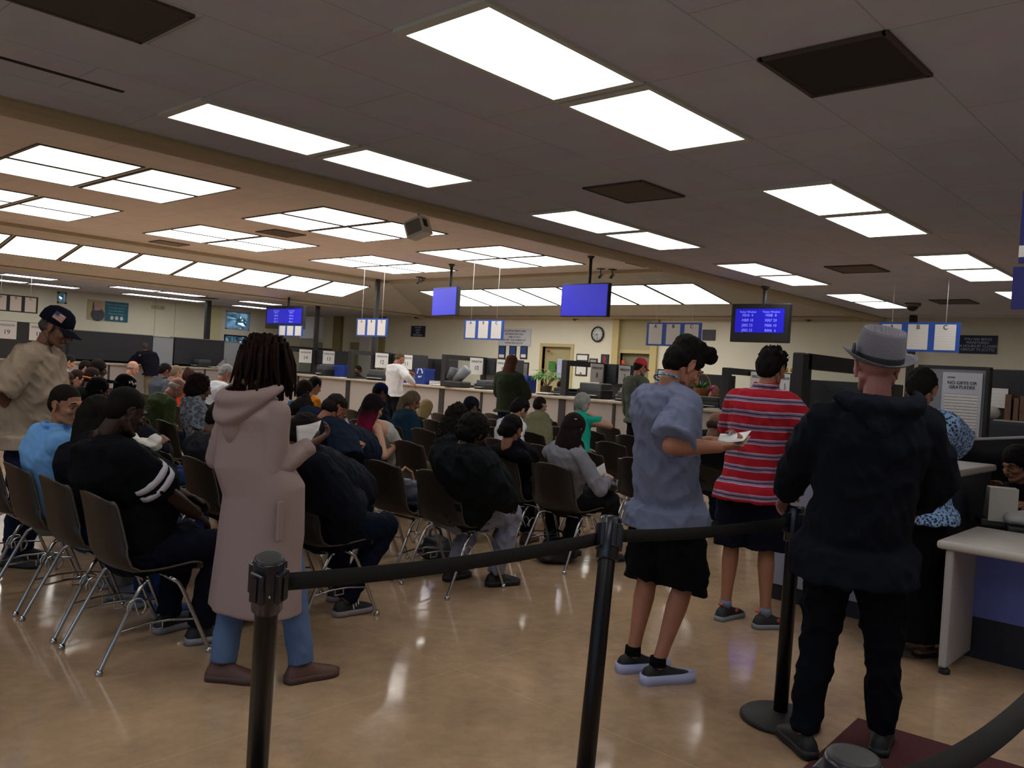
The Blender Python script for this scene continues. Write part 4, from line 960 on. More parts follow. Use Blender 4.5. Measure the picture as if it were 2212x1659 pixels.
def head_prims(mb,H,k=1.0,fem=False,face=True):
    R=H.to_3x3()
    def e(c,r,q=None): mb.ell(H@(V(c)*k),tuple(x*k for x in r),(R@q) if q is not None else R,16,10)
    def t(p,r,side=None,n=10): mb.tube([H@(V(x)*k) for x in p],[(x*k if isinstance(x,(int,float)) else (x[0]*k,x[1]*k)) for x in r],side=(R@V(side)) if side else None,n=n)
    jw=.9 if fem else 1
    e((-.012,0,.032),(.094,.074,.086)); e((.022,0,-.018),(.066,.061*jw,.078)); e((.03,0,-.06),(.052,.048*jw,.042))
    e((.068,0,-.092),(.022,.024*jw,.018)); t([(-.02,.052*jw,-.04),(.02,.048*jw,-.075),(.06,.02,-.092)],[.02,.018,.014]); t([(-.02,-.052*jw,-.04),(.02,-.048*jw,-.075),(.06,-.02,-.092)],[.02,.018,.014])
    if face:
        t([(.088,0,.018),(.100,0,-.008),(.112,0,-.026)],[.009,.011,.012]); e((.098,.012,-.031),(.010,.008,.007)); e((.098,-.012,-.031),(.010,.008,.007))
        t([(.070,.046,.018),(.086,.02,.026),(.088,0,.022),(.086,-.02,.026),(.070,-.046,.018)],[.009,.011,.009,.011,.009])
        for s in (-1,1): e((.064,s*.036,-.024),(.022,.02,.018))
        e((.086,0,-.052),(.014,.024,.007)); e((.084,0,-.063),(.014,.02,.007)); e((.082,0,-.045),(.012,.02,.012))
    for s in (-1,1):
        q=Matrix.Rotation(s*.35,3,'Z')@Matrix.Rotation(-.15,3,'Y')
        e((-.004,s*.079,-.004),(.019,.007,.031),q); t([(-.018,s*.082,-.01),(-.02,s*.086,.018),(-.004,s*.086,.03),(.008,s*.082,.016)],[.005]*4,n=6); e((-.002,s*.08,-.032),(.009,.006,.01),q)
def hair(style,H,lod,k=1.0,seed=1):
    mb=MB(); R=H.to_3x3(); rnd=random.Random(seed); hr=LOD[lod]['hr']; am=.003; disp=None
    def e(c,r,q=None): mb.ell(H@(V(c)*k),tuple(x*k for x in r),(R@q) if q is not None else R,16,10)
    def t(p,r,side=None,n=10,world=False): mb.tube([(V(x) if world else H@(V(x)*k)) for x in p],[(x*k if isinstance(x,(int,float)) else (x[0]*k,x[1]*k)) for x in r],side=(R@V(side)) if side else None,n=n)
    def cap(g=0.0):
        e((-.018,0,.05),(.094+g,.079+g,.081+g)); e((-.05,0,.012),(.066+g,.075+g,.078+g)); e((-.058,0,-.03),(.045+g,.062+g,.05))
        for s in (-1,1): e((.0,s*.066,.03),(.045,.016+g,.035))
    def disp(p):
        q=V((p[0]*60,p[1]*60,p[2]*30)); return .007*mnoise.noise(q)
    down=V((0,0,-1))
    if style=='buzz': e((-.016,0,.042),(.0945,.077,.083)); e((-.05,0,.005),(.06,.073,.07)); disp=None
    elif style=='short': cap(.003)
    elif style=='fringe': e((-.055,0,-.012),(.05,.074,.045)); [e((-.02,s*.07,-.002),(.04,.012,.03)) for s in (-1,1)]
    elif style=='thin': e((-.02,0,.046),(.092,.077,.079)); e((-.05,0,.0),(.062,.075,.06))
    elif style=='spiky':
        cap(.008)
        for i in range(90):
            a=rnd.uniform(0,2*pi); b=rnd.uniform(.15,1.2); d=V((math.cos(a)*math.cos(b),math.sin(a)*math.cos(b),math.sin(b)))
            c=V((-.02+d.x*.09,d.y*.078,.05+d.z*.08)); t([c,c+d*.02+V((.006,0,.012))],[.009,.003],n=5)
    elif style=='quiff':
        cap(.006); e((.0,0,.105),(.085,.072,.055)); e((-.04,0,.09),(.08,.076,.06))
        for i in range(30):
            y=rnd.uniform(-.055,.055); x=rnd.uniform(.0,.05); t([(x,y,.10),(x+.025,y+rnd.uniform(-.01,.01),.14),(x+.05,y,.13),(x+.055,y,.095)],[.022,.023,.018,.010],n=7)
    elif style in('long','longstraight','ombre'):
        cap(.010); L={'long':.30,'longstraight':.42,'ombre':.36}[style]
        b=H@(V((-.06,0,0))*k); back=R@V((-1,0,0)); back.z=0; back=back.normalized() if back.length>.01 else V((-1,0,0))
        side=R@V((0,1,0))
        top=H@(V((-.035,0,.04))*k)
        mb.tube([top,b+back*.02+down*.06,b+back*.045+down*L*.5,b+back*.055+down*L*.85,b+back*.05+down*L],[(.078*k,.07*k),(.09*k,.055*k),(.098*k,.042*k),(.085*k,.03*k),(.05*k,.02*k)],side=side,n=18)
        for s in (-1,1):
            mb.tube([H@(V((-.01,s*.07,.02))*k),b+side*(s*.085)+down*.1+back*.0,b+side*(s*.09)+down*L*.6+back*.03],[(.03*k,.02*k),(.035*k,.022*k),(.02*k,.015*k)],side=back,n=10)
        def disp(p): return .006*mnoise.noise(V((p[0]*55,p[1]*55,p[2]*5)))
    elif style=='bob':
        cap(.012)
        for s in (-1,0,1): e((-.05 if s==0 else -.015,s*.06,-.045),(.045,.035,.065))
    elif style=='curly':
        e((-.03,0,.03),(.115,.11,.115)); e((-.06,0,-.03),(.085,.1,.09)); 
        def disp(p): return .014*mnoise.noise(V(p)*38)+.01*mnoise.noise(V(p)*75)
    elif style=='afro':
        e((-.025,0,.03),(.108,.1,.105)); e((-.05,0,-.02),(.08,.09,.075))
        def disp(p): return .01*mnoise.noise(V(p)*45)
    elif style=='longcurly':
        e((-.03,0,.035),(.112,.105,.105)); b=H@V((-.06,0,0)); back=R@V((-1,0,0)); back.z=0; back.normalize(); side=R@V((0,1,0))
        mb.tube([H@V((-.03,0,.04)),b+down*.08+back*.03,b+down*.24+back*.07,b+down*.36+back*.06],[(.1,.085),(.13,.085),(.15,.075),(.09,.04)],side=side,n=18)
        def disp(p): return .018*mnoise.noise(V(p)*30)+.01*mnoise.noise(V(p)*70)
    elif style=='bun':
        cap(.006); e((-.115,0,-.01),(.042,.045,.04)); e((-.14,0,-.045),(.03,.035,.04))
    elif style=='topbun': cap(.005); e((-.07,0,.115),(.04,.04,.035))
    elif style=='ponytail':
        cap(.006); b=H@V((-.105,0,.03)); back=R@V((-1,0,0)); back.z=0; back.normalize()
        mb.tube([b,b+back*.05+down*.04,b+back*.07+down*.16,b+back*.05+down*.32,b+back*.03+down*.42],[.028,.038,.045,.038,.015],n=12)
        def disp(p): return .008*mnoise.noise(V((p[0]*50,p[1]*50,p[2]*9)))
    elif style=='dreads':
        cap(.012); me=[]
        parts=MB(); 
        for i in range(170):
            a=rnd.uniform(0,2*pi); el=rnd.uniform(-.1,1.35)
            c=V((-.02+.09*math.cos(a)*math.cos(el),.08*math.sin(a)*math.cos(el),.05+.085*math.sin(el)))
            if c.x>.055 and c.z<.09: continue
            w=H@c; out=R@V((c.x+.02,c.y,0)); out.z=0; out=out.normalized() if out.length>.01 else V((0,0,0))
            rr=rnd.uniform(.008,.036); L=rnd.uniform(.05,.13)
            if (R.inverted()@out).y<-.3: rr*=1.7; L*=1.25
            e1=w+out*rr*.8+V((0,0,.016*math.sin(el)+.004)); zt=H.translation.z-L*.45; e2=V((w.x,w.y,0))+out*rr*1.35; e2.z=min(w.z-.02,zt); e3=e2+out*rnd.uniform(-.015,.02)+V((rnd.uniform(-.014,.014),rnd.uniform(-.014,.014),-L*.55))
            parts.tube([w,e1,e1.lerp(e2,.5)+V((rnd.uniform(-.008,.008),rnd.uniform(-.008,.008),0)),e2,e3],[.008,.0085,.008,.0075,.0045],n=7)
        base=mb.fuse(hr,2)
        bm=bmesh.new(); bm.from_mesh(base); m2=parts.mesh(); bm.from_mesh(m2); out_=bpy.data.meshes.new('hair'); bm.to_mesh(out_); bm.free(); bpy.data.meshes.remove(m2); bpy.data.meshes.remove(base)
        out_.polygons.foreach_set('use_smooth',[True]*len(out_.polygons)); return out_
    if not mb.v: return None
    return mb.fuse(hr,2,.5,disp)
def cap_hat(H,col,root,k=1.0,brim=True,back=False,front_patch=None,badge=None):
    R=H.to_3x3(); mb=MB()
    prof=[(.0,.128),(.04,.124),(.075,.105),(.094,.075),(.101,.04),(.102,.018),(.099,.018),(.097,.04)]
    n=28; vs=[];fs=[]
    mb.lathe([(r if r>0 else .001,z) for r,z in prof][::-1],c=(0,0,0),n=n)
    vs=[]
    Q=Matrix.Diagonal((1.03,.86,.98))
    mb.v=[tuple(H@(V((Q@V(p)))*k+V((-.014,0,.006))*k)) for p in mb.v]
    crown=mb.obj('cap_crown',col,root)
    if brim:
        mb=MB(); s_=-1 if back else 1
        def fn(u,v):
            a=(u-.5)*2.0; r0=.098; x=math.cos(a)*r0*1.03; y=math.sin(a)*r0*.86; L=.078*v*(1-.35*abs(u-.5)*2); return H@(V((s_*(x+L),y*(1+.05*v),.026-.32*v*.078-.28*y*y*12*.1-abs(y)*.12))*k+V((-.014,0,.0)))
        mb.grid(fn,14,6,.004); mb.obj('cap_brim',badge or col,root)
    return crown
def shoe(name,ankle,d,mt,sole_m,root,L=.275,w=.045,high=0,thick=.032):
    """ankle: point above floor; d: forward; foot flat on z=0 plane of its own frame (uses ankle.z-.09 as floor)"""
    d=V(d); d.normalize(); s=perp(d,V((0,0,1)).cross(d)); up=d.cross(s); 
    if up.z<0: up=-up
    fl=ankle-up*.09
    out=[(-.075,.026,.05),(-.06,.036,.085),(-.02,.038,.105+high),(.03,.037,.10+high*.6),(.07,.041,.078),(.12,.046,.062),(.16,.043,.052),(.185,.030,.04),(.198,.014,.03)]
    sc=L/.275; mb=MB(); n=14; rings=[]
    for x,ww,h in out:
        c=fl+d*(x*sc); rings.append([c+s*(ww*math.cos(t)*(w/.045))+up*(thick*.6+max(0,(h-thick*.6))*math.sin(t)) for t in [pi*j/(n-1) for j in range(n)]])
    vs=[p for r in rings for p in r]; fs=[]
    for i in range(len(rings)-1):
        for j in range(n-1): a=i*n+j; fs.append((a,a+1,a+n+1,a+n))
        fs.append((i*n+n-1,i*n,i*n+n,i*n+n+n-1))
    fs.append(tuple(range(n))); q=(len(rings)-1)*n; fs.append(tuple(range(q+n-1,q-1,-1)))
    mb.add(vs,fs); o=mb.obj(name,mt,root)
    mb=MB(); pl=[]
    xs=[(x*sc,ww*(w/.045)+.004) for x,ww,h in out]; pl=[fl+d*x+s*y for x,y in xs]+[fl+d*(.205*sc)]+[fl+d*x-s*y for x,y in xs[::-1]]+[fl+d*(-.083*sc)]
    mb.prism(pl,up*thick,True); mb.obj('sole',sole_m,o); return o
def hoodsheet(mb,nb,f,l,drop=.14,wid=.12,out=.08,folds=2.0,th=.016,skew=0,amp=.010):
    Z=V((0,0,1))
    def fn(u,v):
        s=(u-.5)*2; c=max(0,math.cos(s*pi/2))**.75; o=.045+out*math.sin(pi*min(1,.25+v*.75))+amp*math.sin(v*2*pi*folds)*c
        return nb+l*((wid-.05+.065*math.sin(pi*min(1,v+.12)))*math.sin(s*pi/2)*(1-.35*v*v)+skew*v*c)-f*(o*c-.02-.02*(1-c))+Z*(.055-drop*(v*.85+.15)*c-.05*v*(1-c))
    mb.grid(fn,26,22,th)
    mb.ell(nb-f*(.03+out*.3)-Z*drop*.42,(wid*.62,wid*.4,drop*.42))
PCOUNT=[0]
def person(label,base,face,head,lod='mid',seat=True,hy=0,hp=.3,hroll=0,skinc='#8d5f45',hairs=('short','#17120f'),shirt='#2a2c34',sleeve=.45,bottom='#1c2233',blen=1.0,shoes=('#17171a','#2a2a2c'),
           w=1.0,hands=None,cat='person',collar=False,hem=.0,fem=False,hat=None,headk=1.0,loose=0,shirtm=None,bottomm=None,neckc=None,legs=None,group=None,hipf=-.04,hood=False,seatz=.45,curl=.6,sidelean=0,handn=None,feetf=None,extra=None,belly=0,nohead=False,poles=None,armk=1.0,skirt=False,wamp=.009,torso=None):
    """base=(x,y) floor point; face=heading degrees; head=world position of the head centre"""
    PCOUNT[0]+=1; sd=PCOUNT[0]; q=LOD[lod]
    B=V((base[0],base[1],0)); a=math.radians(face); f=V((math.cos(a),math.sin(a),0)); l=V((-f.y,f.x,0)); Z=V((0,0,1))
    hd=V(head)-B
    H=headmat(hd,a+math.radians(hy),math.radians(hp*57.3) if 0 else hp,hroll); R=H.to_3x3()
    nb=hd+R@V((-.03,0,-.105))*headk; nbz=V((nb.x,nb.y,nb.z))
    nb=nb+V((0,0,-.035))-f*.015+l*sidelean
    # --- skeleton
    if seat: pel=f*hipf+Z*(seatz+.10)
    else:
        hz=.53*(hd.z+.12) if torso is None else torso; pel=Z*hz+f*.0
    mid=pel.lerp(nb,.5)-f*(.05 if seat else .0)+l*0
    if seat: mid=pel.lerp(nb,.5)+f*.0
    tor=[pel,pel.lerp(mid,.55)-f*.01,mid,mid.lerp(nb,.55)-f*(.02 if seat else .01),nb.lerp(mid,.12),nb]
    fw=.92 if fem else 1
    if seat:
        mx_=[]
        for p_,dep in zip(tor,(.115,.108+belly,.112+belly,.115,.085,.055)):
            lim=-.203+(dep*w+.012+loose)
            if p_.z<.93 and p_.dot(f)<lim: p_=p_+f*(lim-p_.dot(f))*(1 if p_.z<.84 else (.93-p_.z)/.09)
            mx_.append(p_)
        tor=mx_; pel=tor[0]; mid=tor[2]
    trad=[(.160*w,.115*w),(.148*w*fw,(.108+belly)*w),(.158*w*fw,(.112+belly)*w),(.172*w*fw,.115*w),(.125*w*fw,.085*w),(.06*w,.055*w)]
    spine=(nb-pel).normalized()
    sh=[nb-spine*.085+l*(s_*.172*w**.7*fw) for s_ in (1,-1)]
    # --- body
    mb=MB(); fine=MB()
    sk_=.024 if sleeve>=0 else .004
    mb.tube(tor,[(x-sk_,y-sk_) for x,y in trad],side=l,n=20)
    fine.tube([nb-Z*.01+f*.015,nb.lerp(nbz,.6)+f*.012,hd+R@V((-.022,0,-.05))],[.048,.053*w**.4*fw,.05*fw],n=16)
    head_prims(fine,H,headk,fem,True)
    jo={}
    for i,s_ in enumerate((1,-1)):
        if hands and hands[i] is not None: tg=(V(hands[i])-B) if len(hands[i])==3 else (f*hands[i][1]+l*hands[i][2]+Z*hands[i][3])
        elif seat: tg=f*.22+l*(s_*.10)+Z*(seatz+.22)
        else: tg=l*(s_*.25*w)+f*.03+Z*(nb.z-.64)
        pole=(-Z*.6-f*.35+l*(s_*.55)) if seat or (hands and hands[i] is not None) else (-f)
        if poles and poles[i] is not None: pole=V(poles[i])
        el,wrs=ik(sh[i],tg,.29*armk,.255*armk,pole); jo[i]=(sh[i],el,wrs)
        ar=w**.6*(.92 if fem else 1)
        mb.tube([sh[i],sh[i].lerp(el,.4),el],[.046*ar,.045*ar,.041*ar],n=12)
        mb.tube([el,el.lerp(wrs,.3),wrs],[.042*ar,.043*ar,.028*ar],n=12); mb.tube([nb-spine*.045,sh[i]],[.04*w,.044*w],n=12)
        d=(wrs-el).normalized(); n_=-Z+l*(-s_*.5) if handn is None else V(handn[i])
        if seat is False and not(hands and hands[i] is not None): n_=l*(-s_)
        hdv=d if handn is None else (d*.7+perp(V(handn[i]).normalized(),d)*.3)
        hand(fine,wrs,hdv,n_,f*.3+l*(-s_) if (seat or (hands and hands[i] is not None)) else f,curl if isinstance(curl,(int,float)) else curl[i],.95 if fem else 1.02)
    # legs
    lg=[]
    for i,s_ in enumerate((1,-1)):
        hip=pel+l*(s_*.085*w)+(-Z*.03)
        if legs and legs[i] is not None:
            kn,an=V(legs[i][0])-B,V(legs[i][1])-B; fd=V(legs[i][2]) if len(legs[i])>2 else f
        elif seat:
            kn=f*(.36)+l*(s_*.15*w)+Z*(seatz+.07); ff=.36 if feetf is None else feetf[i]; an=f*ff+l*(s_*.14)+Z*.095; fd=f+l*(s_*.2)
        else:
            kn=f*.025+l*(s_*.095*w)+Z*(pel.z*.52); an=f*(-.02)+l*(s_*.10)+Z*.09; fd=f+l*(s_*.2)
        lg.append((hip,kn,an,fd))
        mb.tube([hip,hip.lerp(kn,.5),kn],[.07*w,.064*w,.050*w**.5],n=14); mb.tube([kn,kn.lerp(an,.28),kn.lerp(an,.75),an],[.051*w**.5,.055*w**.5,.037,.034],n=14)
        d=V(fd); d.normalize(); fl=an-Z*.06; mb.tube([fl-d*.04,fl+d*.06-Z*.005,fl+d*.15-Z*.012],[(.03,.024),(.036,.02),(.034,.014)],side=perp(d,Z.cross(d)),n=12)
    body=fz([mb.fuse(q['b'],3),fine.fuse(q['f'],2,.5)])
    root=linko('person',body,skin(skinc)); tag(root,label,'person',group)
    # --- eyes and brows
    if lod!='far':
        wm=mat('#6e645c',rough=.5); im=mat('#16100c',rough=.2)
        for s_ in (-1,1):
            mb=MB(); mb.ell(H@(V((.0712,s_*.031,.003))*headk),.0115*headk,R,12,8); mb.m=1; mb.ell(H@(V((.0795,s_*.031,.002))*headk),tuple(x*headk for x in (.0052,.0062,.0062)),R,10,6); mb.obj('eye',[wm,im],root)
            mb=MB(); mb.tube([H@(V(p)*headk) for p in ((.090,s_*.016,.026),(.092,s_*.03,.031),(.078,s_*.05,.026))],[.004,.0045,.003],n=6); mb.obj('eyebrow',hairm(hairs[1] if hairs and hairs[0] else '#2a1c14'),root)
        mb=MB(); mb.ell(H@(V((.0945,0,-.0545))*headk),tuple(x*headk for x in (.007,.021,.003)),R,12,6); mb.obj('mouth',mat('#4f2a24',rough=.5),root)
    # --- shirt
    g=.012+loose
    sm=shirtm or cloth(shirt)
    mb=MB()
    t2=list(tor); r2=[(x+g,y+g) for x,y in trad]; r2[-1]=(.064*w,.060*w); r2[-2]=(.132*w*fw+g,.09*w+g)
    if seat: t2=[pel-Z*.03+f*.01]+t2; r2=[(trad[0][0]+g,trad[0][1]+g)]+r2; t2[0]=pel-Z*(.02)
    else: t2=[pel-Z*(.08+hem),pel-Z*.04]+t2; r2=[(trad[0][0]+g+loose+.022,trad[0][1]+g+loose+.03),(trad[0][0]+g+loose*.8+.018,trad[0][1]+g+loose*.8+.02)]+r2
    if sleeve<0: t2=t2[:-2]+[nb.lerp(mid,.42)]; r2=r2[:-2]+[(.150*w*fw,.098*w)]
    mb.tube(t2,r2,side=l,n=24,cap='flat')
    cuffs=[]
    for i,s_ in enumerate((1,-1)):
        s0,e0,w0=jo[i]; ar=w**.6
        if sleeve<0: continue
        mb.tube([nb-spine*.05,s0.lerp(nb-spine*.05,.4),s0],[(.038+g*.8)*w**.6,(.047+g*.8)*w**.6,(.048+g*.7)*w**.6],n=14)
        if sleeve<=0: continue
        if sleeve<1: # short sleeve
            end=s0.lerp(e0,sleeve/.5) if sleeve<=.5 else e0.lerp(w0,(sleeve-.5)*2)
            mb.tube([s0,s0.lerp(end,.5),end],[(.046+g*.8)*ar,(.050+g+loose*.3)*ar,(.050+g+loose*.8)*ar],n=14,cap='flat')
        else:
            mb.tube([s0,s0.lerp(e0,.5),e0],[(.046+g*.8)*ar,(.046+g+loose*.2)*ar,(.041+g)*ar],n=14); mb.tube([e0,e0.lerp(w0,.5),w0.lerp(e0,.03)],[(.040+g)*ar,(.037+g*.9)*ar,(.028+g*.8)*ar],n=14,cap='flat')
    if hood:
        hoodsheet(mb,nb,f,l,.14,.115,.07)
    if collar: mb.tube([nb+Z*.02+V((math.cos(t),math.sin(t),0))*.068 for t in np.linspace(0,2*pi,14)],.017,n=8)
    sf=mb.fuse(q['c'],3,.5,wr(sd,wamp,8,(1,1,.8))); linko('shirt',sf,sm,root)
    # --- trousers
    bm_=bottomm or cloth(bottom)
    mb=MB()
    if not skirt:
        mb.tube([pel+spine*.08,pel,pel-(Z*.05)],[(.146*w,.098*w),(.16*w,.106*w),(.145*w,.10*w)],side=l,n=20)
        for hip,kn,an,fd in lg:
            if blen<=1: 
                e=kn if blen<=.5 else kn.lerp(an,(blen-.5)*2); 
                if blen<=.5: e=hip.lerp(kn,blen*2)
                if blen>.5: mb.tube([hip,hip.lerp(kn,.5),kn],[.1*w,.09*w,.074*w**.5],n=16); mb.tube([kn,kn.lerp(e,.5),e],[.073*w**.5,.067*w**.5,.062],n=16,cap='flat')
                else: mb.tube([hip,hip.lerp(e,.5),e],[.11*w,.112*w,.112*w],n=18,cap='flat')
            elif blen>1.05: # shorts slightly below the knee, wide
                e=kn.lerp(an,blen-1.05); mb.tube([hip,hip.lerp(kn,.5),kn,e],[.115*w,.122*w,.122*w,.124*w],n=18,cap='flat')
        mb_=mb.fuse(q['c'],3,.5,wr(sd+50,wamp*1.1,7)); linko('trousers' if blen>.55 and blen<=1.02 else 'shorts',mb_,bm_,root)
    else:
        mb.tube([pel+Z*.05,pel-Z*.05,pel-Z*.45+f*.02,Z*.10],[(.15*w,.11*w),(.18*w,.14*w),(.2*w,.17*w),(.24*w,.22*w)],side=l,n=24,cap='flat'); linko('skirt',mb.fuse(q['c'],3,.5,wr(sd+50,.008,6,(1,1,.2))),bm_,root)
    if shoes:
        for hip,kn,an,fd in lg: shoe('shoe',an+Z*0,fd,mat(shoes[0],rough=.6,var=.1,scale=30),mat(shoes[1],rough=.6),root,**(shoes[2] if len(shoes)>2 else {}))
    # --- hair and hat
    if hairs and hairs[0]:
        hm=hair(hairs[0],H,lod,headk,sd)
        if hm: linko('hair',hm,hairs[2] if len(hairs)>2 else hairm(hairs[1]),root)
    if hat: cap_hat(H,cloth(hat[0],var=.1,bump=.1),root,headk,True,hat[1] if len(hat)>1 else False)
    P=dict(root=root,B=B,f=f,l=l,H=H,R=R,nb=nb,pel=pel,sh=sh,jo=jo,legs=lg,tor=tor,trad=trad,lod=lod,spine=spine,k=headk)
    root.location=B
    return P
def attach(P,name,mb,mt): return mb.obj(name,mt,P['root'])
# ============================================================= CHAIR ROWS
# (row, seat from the aisle): occupied or empty; label text
def rc(r,j): return ROWX[r],4.26+.58*j
T1_=['in the first row','in the second row','in the third row','in the fourth row','in the fifth row','in the sixth row','in the seventh row','in the eighth row','in the ninth row']
N1=['end','second','third','fourth','fifth','sixth','seventh','eighth','ninth','tenth','eleventh','twelfth','thirteenth','fourteenth']
CH={0:range(0,4),1:range(0,8),2:range(0,10),3:range(0,12),4:range(0,13),5:range(0,12),6:range(2,11),7:range(5,10)}
CHS=[]; taken=set()
for r in CH:
    for j in CH[r]:
        x,y=rc(r,j); CHS.append(chair(x,y,'dark shell chair %s, %s seat from the aisle'%(T1_[r],N1[j])))

def seat_for(b,rz,label):
    best=None;bd=.5
    for o in CHS:
        if o.name in taken: continue
        d=math.hypot(o.location.x-b[0],o.location.y-b[1])
        if d<bd: bd=d;best=o
    if best: best.location=(b[0]+.02,b[1],0); best.rotation_euler=(0,0,rz); taken.add(best.name); return
    w=label.replace('seated ','').replace('person','person').split()[:9]
    while w[-1] in ('in','a','the','and','with','of','behind','to','beside','at','by','short','close','far'): w.pop()
    chair(b[0]+.02,b[1],'dark shell chair under the '+' '.join(w),rz)

def take(r,j):
    x,y=rc(r,j)
    for o in CHS:
        if abs(o.location.x-x)<.02 and abs(o.location.y-y)<.02: taken.add(o.name)
    return x,y
for r_,j_ in ((0,0),(0,1),(0,2),(1,0),(1,2),(1,4),(2,0),(3,0),(3,1),(2,3),(2,4),(3,4),(3,2),(4,6),(4,3),(5,4),(5,3),(5,0),(4,4),(4,7),(2,6)): take(r_,j_)
# ============================================================= FOREGROUND PEOPLE
at=atd
def stripes_mat():
    m,nt,b=newmat('striped_knit'); N=nt.nodes;L=nt.links
    tc=N.new('ShaderNodeTexCoord'); sp=N.new('ShaderNodeSeparateXYZ'); L.new(tc.outputs['Object'],sp.inputs[0])
    n=N.new('ShaderNodeTexNoise'); n.inputs['Scale'].default_value=3; L.new(tc.outputs['Object'],n.inputs['Vector'])
    a=N.new('ShaderNodeMath'); a.operation='MULTIPLY_ADD'; a.inputs[1].default_value=.03; L.new(n.outputs['Fac'],a.inputs[0]); L.new(sp.outputs['Z'],a.inputs[2])
    k=N.new('ShaderNodeMath'); k.operation='MULTIPLY'; k.inputs[1].default_value=1/.088; L.new(a.outputs[0],k.inputs[0])
    f=N.new('ShaderNodeMath'); f.operation='FRACT'; L.new(k.outputs[0],f.inputs[0])
    cr=N.new('ShaderNodeValToRGB'); cr.color_ramp.interpolation='CONSTANT'; e=cr.color_ramp.elements; e[0].position=0; e[0].color=hexc('#9c1a28')
    e[1].position=.54; e[1].color=hexc('#b9a4b6')
    for p_,c_ in ((.58,'#7d6a88'),(.71,'#241a30'),(.78,'#7d6a88'),(.91,'#b9a4b6'),(.95,'#9c1a28')):
        q=e.new(p_); q.color=hexc(c_)
    L.new(f.outputs[0],cr.inputs['Fac']); L.new(cr.outputs['Color'],b.inputs['Base Color']); b.inputs['Roughness'].default_value=.9; b.inputs['Specular IOR Level'].default_value=.2
    return m
def print_mat(c1,c2,c3,sc=55,name='printed_fabric'):
    m,nt,b=newmat(name); N=nt.nodes;L=nt.links
    tc=N.new('ShaderNodeTexCoord'); v=N.new('ShaderNodeTexVoronoi'); v.inputs['Scale'].default_value=sc; L.new(tc.outputs['Object'],v.inputs['Vector'])
    cr=N.new('ShaderNodeValToRGB'); e=cr.color_ramp.elements; e[0].position=.25; e[0].color=hexc(c1); e[1].position=.55; e[1].color=hexc(c2); q=e.new(.42); q.color=hexc(c3)
    L.new(v.outputs['Distance'],cr.inputs['Fac']); L.new(cr.outputs['Color'],b.inputs['Base Color']); b.inputs['Roughness'].default_value=.85; return m
def sheet(name,pts,mt,label,cat='paper',bend=.01,group=None):
    """thin sheet from four world corners"""
    a,b,c,d=[V(p) for p in pts]; n_=(b-a).cross(d-a).normalized(); mb=MB()
    mb.grid(lambda u,v:a.lerp(b,u).lerp(d.lerp(c,u),v)+n_*(bend*math.sin(pi*u)),8,4,.0015); o=mb.obj(name,mt); tag(o,label,cat,group); rebase_self(o,(a+b+c+d)/4); return o

# --- woman in the long pink coat
hd=at(570,790,4.05)
P=person('person in a long dusty pink hooded coat, dark braids, holding a sheet of paper',(2.185,3.565),12,hd,'hero',False,hy=8,hp=.12,skinc='#4a2e20',hairs=('dreads','#1c0d0b'),shirt='#927f7c',sleeve=1.0,bottom='#566c8e',
   shoes=('#5c3d34','#4a322b'),fem=True,armk=.93,hands=[at(515,970,4.38),at(674,960,4.05)],poles=[(-.5,.05,-1),(-.05,.0,-1)],w=.92,loose=.010,handn=[(0,0,1),(-.5,.3,.8)],curl=.8,wamp=.004,
   legs=[((2.12,3.66,.50),(2.06,3.63,.09),(.6,-.7,0)),((2.29,3.45,.50),(2.34,3.40,.09),(1,-.15,0))])
l=P['l'];f=P['f'];Z=V((0,0,1)); nb=P['nb']; pel=P['pel']; pink=cloth('#927f7c',bump=.12,var=.05,bscale=90)
P['root'].children[0]
mb=MB(); mb.tube([nb-Z*.02,nb-Z*.07,nb-Z*.16,nb-Z*.32,pel+Z*.05,pel-Z*.15,Z*.62-f*.01,Z*.34-f*.02],[(.075,.07),(.12,.09),(.175,.12),(.195,.142),(.212,.170),(.222,.174),(.225,.165),(.25,.18)],side=l,n=30,cap='flat')
linko('coat',mb.fuse(.008,4,.5,lambda p: .006*mnoise.noise(V((p[0]*9,p[1]*9,p[2]*1.3)))*min(1,max(0,(1.3-p[2])*2))*1.8),pink,P['root'])
mb=MB() # hood folds hanging on the back
hoodsheet(mb,nb,f,l,.30,.145,.155,2.3,.014,skew=.03,amp=.018)
linko('hood',mb.fuse(.007,3,.5),pink,P['root'])
mb=MB(); mb.bev((-.006,-.05,-.09),(.006,.05,.09),.004,Matrix.Rotation(math.radians(-60),3,'Z')); mb.v=[tuple(V(p)+pel-l*.195-f*.06-Z*.06) for p in mb.v]; mb.obj('pocket',pink,P['root'])
mb=MB(); mb.tube([V((math.cos(t)*.062,math.sin(t)*.062,0))+nb+Z*.055+f*.01 for t in np.linspace(0,2*pi,18)],.013,n=8); mb.obj('scarf',print_mat('#2a2420','#8e7a55','#4a3b2a',120),P['root'])
sheet('paper_sheet',[at(640,920,4.2),at(694,908,4.2),at(680,958,4.13),at(642,968,4.13)],PAPL,'white sheet of paper held by the woman in the pink coat')

